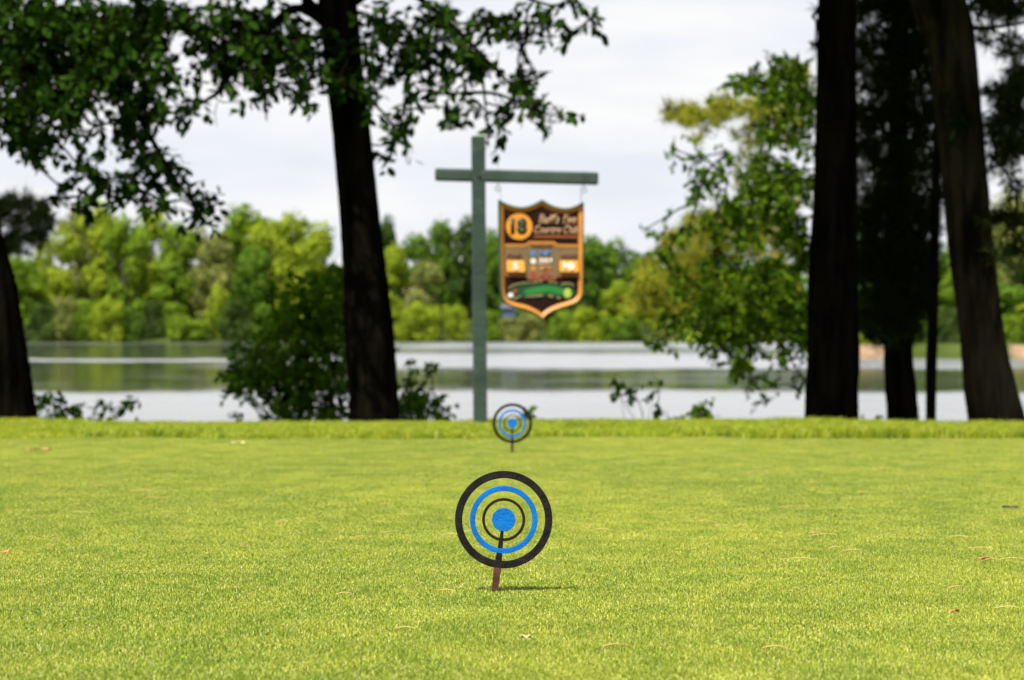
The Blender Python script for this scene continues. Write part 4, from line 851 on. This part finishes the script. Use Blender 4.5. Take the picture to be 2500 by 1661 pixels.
text('par_heading', 'PAR', 1257, 626, 11, 38, PY - .004, M['redbrown'], 0, .03); text('handicap_heading', 'HDCP', 1389, 626, 11, 42, PY - .004, M['redbrown'], 0, .03)
for yv, c, body in ((619, 'sblue', '547'), (638, 'white', '501'), (656, 'orange', '475'), (672, 'red', '421')):
    disc('yardage_dot', 1301, yv, 6.6, PY - .007, PY - .004, M[c], 20); text('yardage', body, 1331, yv, 13 if yv < 670 else 11, 30, PY - .004, M[c], 0, .03)
# number plates: wedges whose face tilts up to the light
for x0, x1, body in ((1237, 1279, '5'), (1366, 1410, '10')):
    bm = bmesh.new(); a_ = [S(x0, 637), S(x1, 637), S(x1, 664), S(x0, 664)]
    f0 = [bm.verts.new((a_[0][0], PY - .0045, a_[0][1])), bm.verts.new((a_[1][0], PY - .0045, a_[1][1])), bm.verts.new((a_[2][0], PY - .030, a_[2][1])), bm.verts.new((a_[3][0], PY - .030, a_[3][1]))]
    b0 = [bm.verts.new((q[0], PY - .003, q[1])) for q in a_]
    bm.faces.new(f0); 
    for i in range(4): bm.faces.new((f0[i], f0[(i + 1) % 4], b0[(i + 1) % 4], b0[i]))
    mesh_bm('number_plate', bm, M['gold2'], sign)
    o = text('plate_number', body, (x0 + x1) / 2, 651, 19, 13 if body == '5' else 26, 0, M['white'], 0, .04)
    co = np.zeros(len(o.data.vertices) * 3, np.float32); o.data.vertices.foreach_get('co', co); co = co.reshape(-1, 3)
    zt, zb = S(0, 637)[1], S(0, 664)[1]; co[:, 1] += (PY - .0055) + (-.0255) * (zt - co[:, 2]) / (zt - zb); o.data.vertices.foreach_set('co', co.ravel()); o.data.update()
# little relief map of the hole
def blobpoly(pts, n=28): 
    p = np.array(pts + [pts[0]], float); return [tuple(q) for q in interp(p, n)[:-1]]
prism('map_rough', blobpoly([(1238, 722), (1246, 708), (1262, 700), (1300, 694), (1345, 693), (1372, 697), (1396, 703), (1404, 715), (1394, 729), (1376, 726), (1340, 722), (1300, 726), (1270, 728), (1248, 731)]), PY - .003, PY, M['fairdk'], sign)
prism('map_fairway', blobpoly([(1276, 713), (1296, 704), (1328, 698), (1350, 699), (1374, 706), (1378, 715), (1370, 720), (1346, 716), (1334, 714), (1310, 717), (1286, 719)]), PY - .006, PY - .003, M['fair'], sign)
disc('map_green', 1385, 716, 9.5, PY - .007, PY - .003, M['lime'], 24, 1.25)
disc('map_dot', 1256.5, 711.5, 5, PY - .006, PY - .003, M['red'], 16); disc('map_dot', 1246, 721, 6, PY - .007, PY - .003, M['white'], 16); disc('map_dot', 1240.5, 723, 4, PY - .006, PY - .003, M['sblue'], 16)
for pts, wv in (([(1240, 706), (1252, 697), (1275, 692), (1300, 690), (1324, 687)], 4.5), ([(1338, 688), (1352, 690), (1360, 692)], 4), ([(1370, 694), (1388, 692), (1400, 697)], 5), ([(1252, 731), (1264, 727), (1272, 722)], 5), ([(1284, 724), (1305, 723), (1325, 721)], 5), ([(1338, 722), (1350, 724)], 6), ([(1358, 726), (1368, 728)], 5)):
    stripf('map_tree_row', curve(pts, 10), wv, PY - .008, PY - .003, M['treeline'])
# two links holding the board from the hooks
for hx, y0_, y1_ in ((1219, 466, 494), (1422, 469, 498)):
    p0 = P(hx, y0_, DS) - sp_; p1 = P(hx, y1_, DS) - sp_; q = Matrix.Rotation(-YAW, 3, 'Z')
    a = Acc(); V, F_ = tube([np.array(q @ Vector(p0)), np.array(q @ Vector(p1))], [.8 * K, .8 * K], 6); V[:, 1] = V[:, 1] * 0.2 + 0.0; a.add(V, F_); a.build('hanger_link', M['steel'], sign, True)

# ------------------------------------------------------------------ litter on the tee
M['straw'] = paint('dry_needle', (0.62, 0.40, 0.15), 0.7, 0.2, 30); M['dry'] = paint('dry_leaf', (0.42, 0.17, 0.08), 0.8, 0.25, 30); M['pale'] = paint('pale_leaf', (0.62, 0.55, 0.25), 0.8, 0.2, 30)
M['twig'] = paint('dark_twig', (0.05, 0.04, 0.025), 0.9)
def tee_pt(px, py):
    d = 0.483 * F / (py - 871.0); d = min(d, 16.3); p = P(px, py, d); return p, d
ND = [(1265, 1388, 85, 3), (1640, 1385, 30, -50), (595, 1345, 30, -50), (345, 1207, 60, 3), (195, 1261, 40, 2), (135, 1328, 24, -35), (1938, 1248, 85, 8), (1760, 1294, 40, 2), (1808, 1295, 36, 10), (2010, 1318, 60, 4), (1990, 1313, 34, -14), (1950, 1379, 90, 4), (2080, 1358, 50, -6), (2395, 1352, 60, 8), (2340, 1323, 50, 6),
 (2335, 1449, 50, 6), (2460, 1501, 60, 3), (2470, 1379, 60, 2), (2420, 1380, 30, 8), (2110, 1211, 34, 0), (880, 1324, 60, 4), (1100, 1317, 40, 3), (955, 1311, 50, 4), (1360, 1188, 60, 2), (1120, 1170, 40, 2), (2160, 1152, 60, 1), (1980, 1186, 40, 1), (1850, 1160, 60, 2), (380, 1225, 60, 4), (240, 1195, 40, 1),
 (1150, 1310, 40, 2), (690, 1283, 30, 4), (1090, 1458, 50, 12), (840, 1466, 40, 14), (2040, 1350, 24, 10), (1890, 1601, 60, 6), (990, 1553, 50, -4), (1500, 1595, 60, 8), (1720, 1283, 30, 6), (300, 1134, 40, 1), (60, 1134, 30, 1), (1330, 1228, 40, 3), (940, 1241, 30, 8), (1470, 1305, 40, -6)]
for i, (px, py, ln, an) in enumerate(ND):
    p, d = tee_pt(px, py); L_ = ln / F * d; L_ = min(L_, .11); rr_ = random.Random(i)
    a = rr_.uniform(-.5, .5) if abs(an) < 20 else 1.1
    dr = np.array([math.cos(a), math.sin(a), 0.03]); md = np.array([-dr[1], dr[0], 0]) * L_ * .12 * rr_.uniform(-1, 1)
    zb = np.array([0, 0, .013]); pts = interp([zb - dr * L_ / 2, zb + md + np.array([0, 0, .003]), zb + dr * L_ / 2], 7)
    V, F_ = tube(pts, np.linspace(.0011, .0006, 7), 5)
    o = mesh_np('fallen_needle', V, F_, M['straw'], None, True); o.location = Vector(p)
    cols = ['at the far left', 'in the left half', 'just left of the markers', 'in line with the markers', 'just right of the markers', 'in the right half', 'at the far right']
    rows = ['on the far turf', 'on the middle turf', 'level with the near marker', 'on the near turf']
    cn = cols[int(np.searchsorted([400, 800, 1110, 1350, 1700, 2200], px))]; rn = rows[int(np.searchsorted([1215, 1300, 1400], py))]
    ln_ = 'short' if ln < 35 else ('long' if ln > 55 else 'thin'); tl = 'slanting' if abs(an) > 20 else 'straw'
    tag(o, f"{ln_} {tl} fallen pine needle {rn}, {cn}", 'pine needle', 'fallen pine needles on the tee')
def flat_leaf(px, py, size, mat, label, name='fallen_leaf', asp=.6, rot=0.3, cat='leaf'):
    p, d = tee_pt(px, py); n = 14; r = np.random.default_rng(int(px)); bm = bmesh.new()
    c = bm.verts.new((0, 0, .016)); rim = []
    for k in range(n):
        a = 6.2832 * k / n; q = size * (1 + .18 * math.sin(3 * a) + r.uniform(-.1, .1)); rim.append(bm.verts.new((math.cos(a) * q, math.sin(a) * q * asp, .012 + r.uniform(0, .008))))
    for k in range(n): bm.faces.new((c, rim[k], rim[(k + 1) % n]))
    o = mesh_bm(name, bm, mat); o.location = Vector(p); o.rotation_euler.z = rot; tag(o, label, cat); sm = o.modifiers.new('thick', 'SOLIDIFY'); sm.thickness = .0012
flat_leaf(92, 1104, .075, M['dry'], 'flat reddish brown dead leaf far left near the longer grass', asp=.5)
flat_leaf(585, 1087, .055, M['pale'], 'pale yellow leaf on the far turf in front of the large bush', asp=.5)
flat_leaf(8, 1362, .016, M['dry'], 'small reddish leaf cut by the left edge of the view')
flat_leaf(2332, 1512, .009, M['dry'], 'tiny orange leaf scrap on the near turf at the lower right')
flat_leaf(2405, 1379, .018, M['dry'], 'small rust coloured leaf scrap beside straw needles at the right edge', asp=.3)
flat_leaf(2468, 1250, .028, M['twig'], 'dark twig scrap lying on the turf near the right edge', 'twig', .18, .1, 'twig')
flat_leaf(1287, 1577, .012, M['pale'], 'small pale scrap on the near turf below the nearer tee marker', asp=.4)
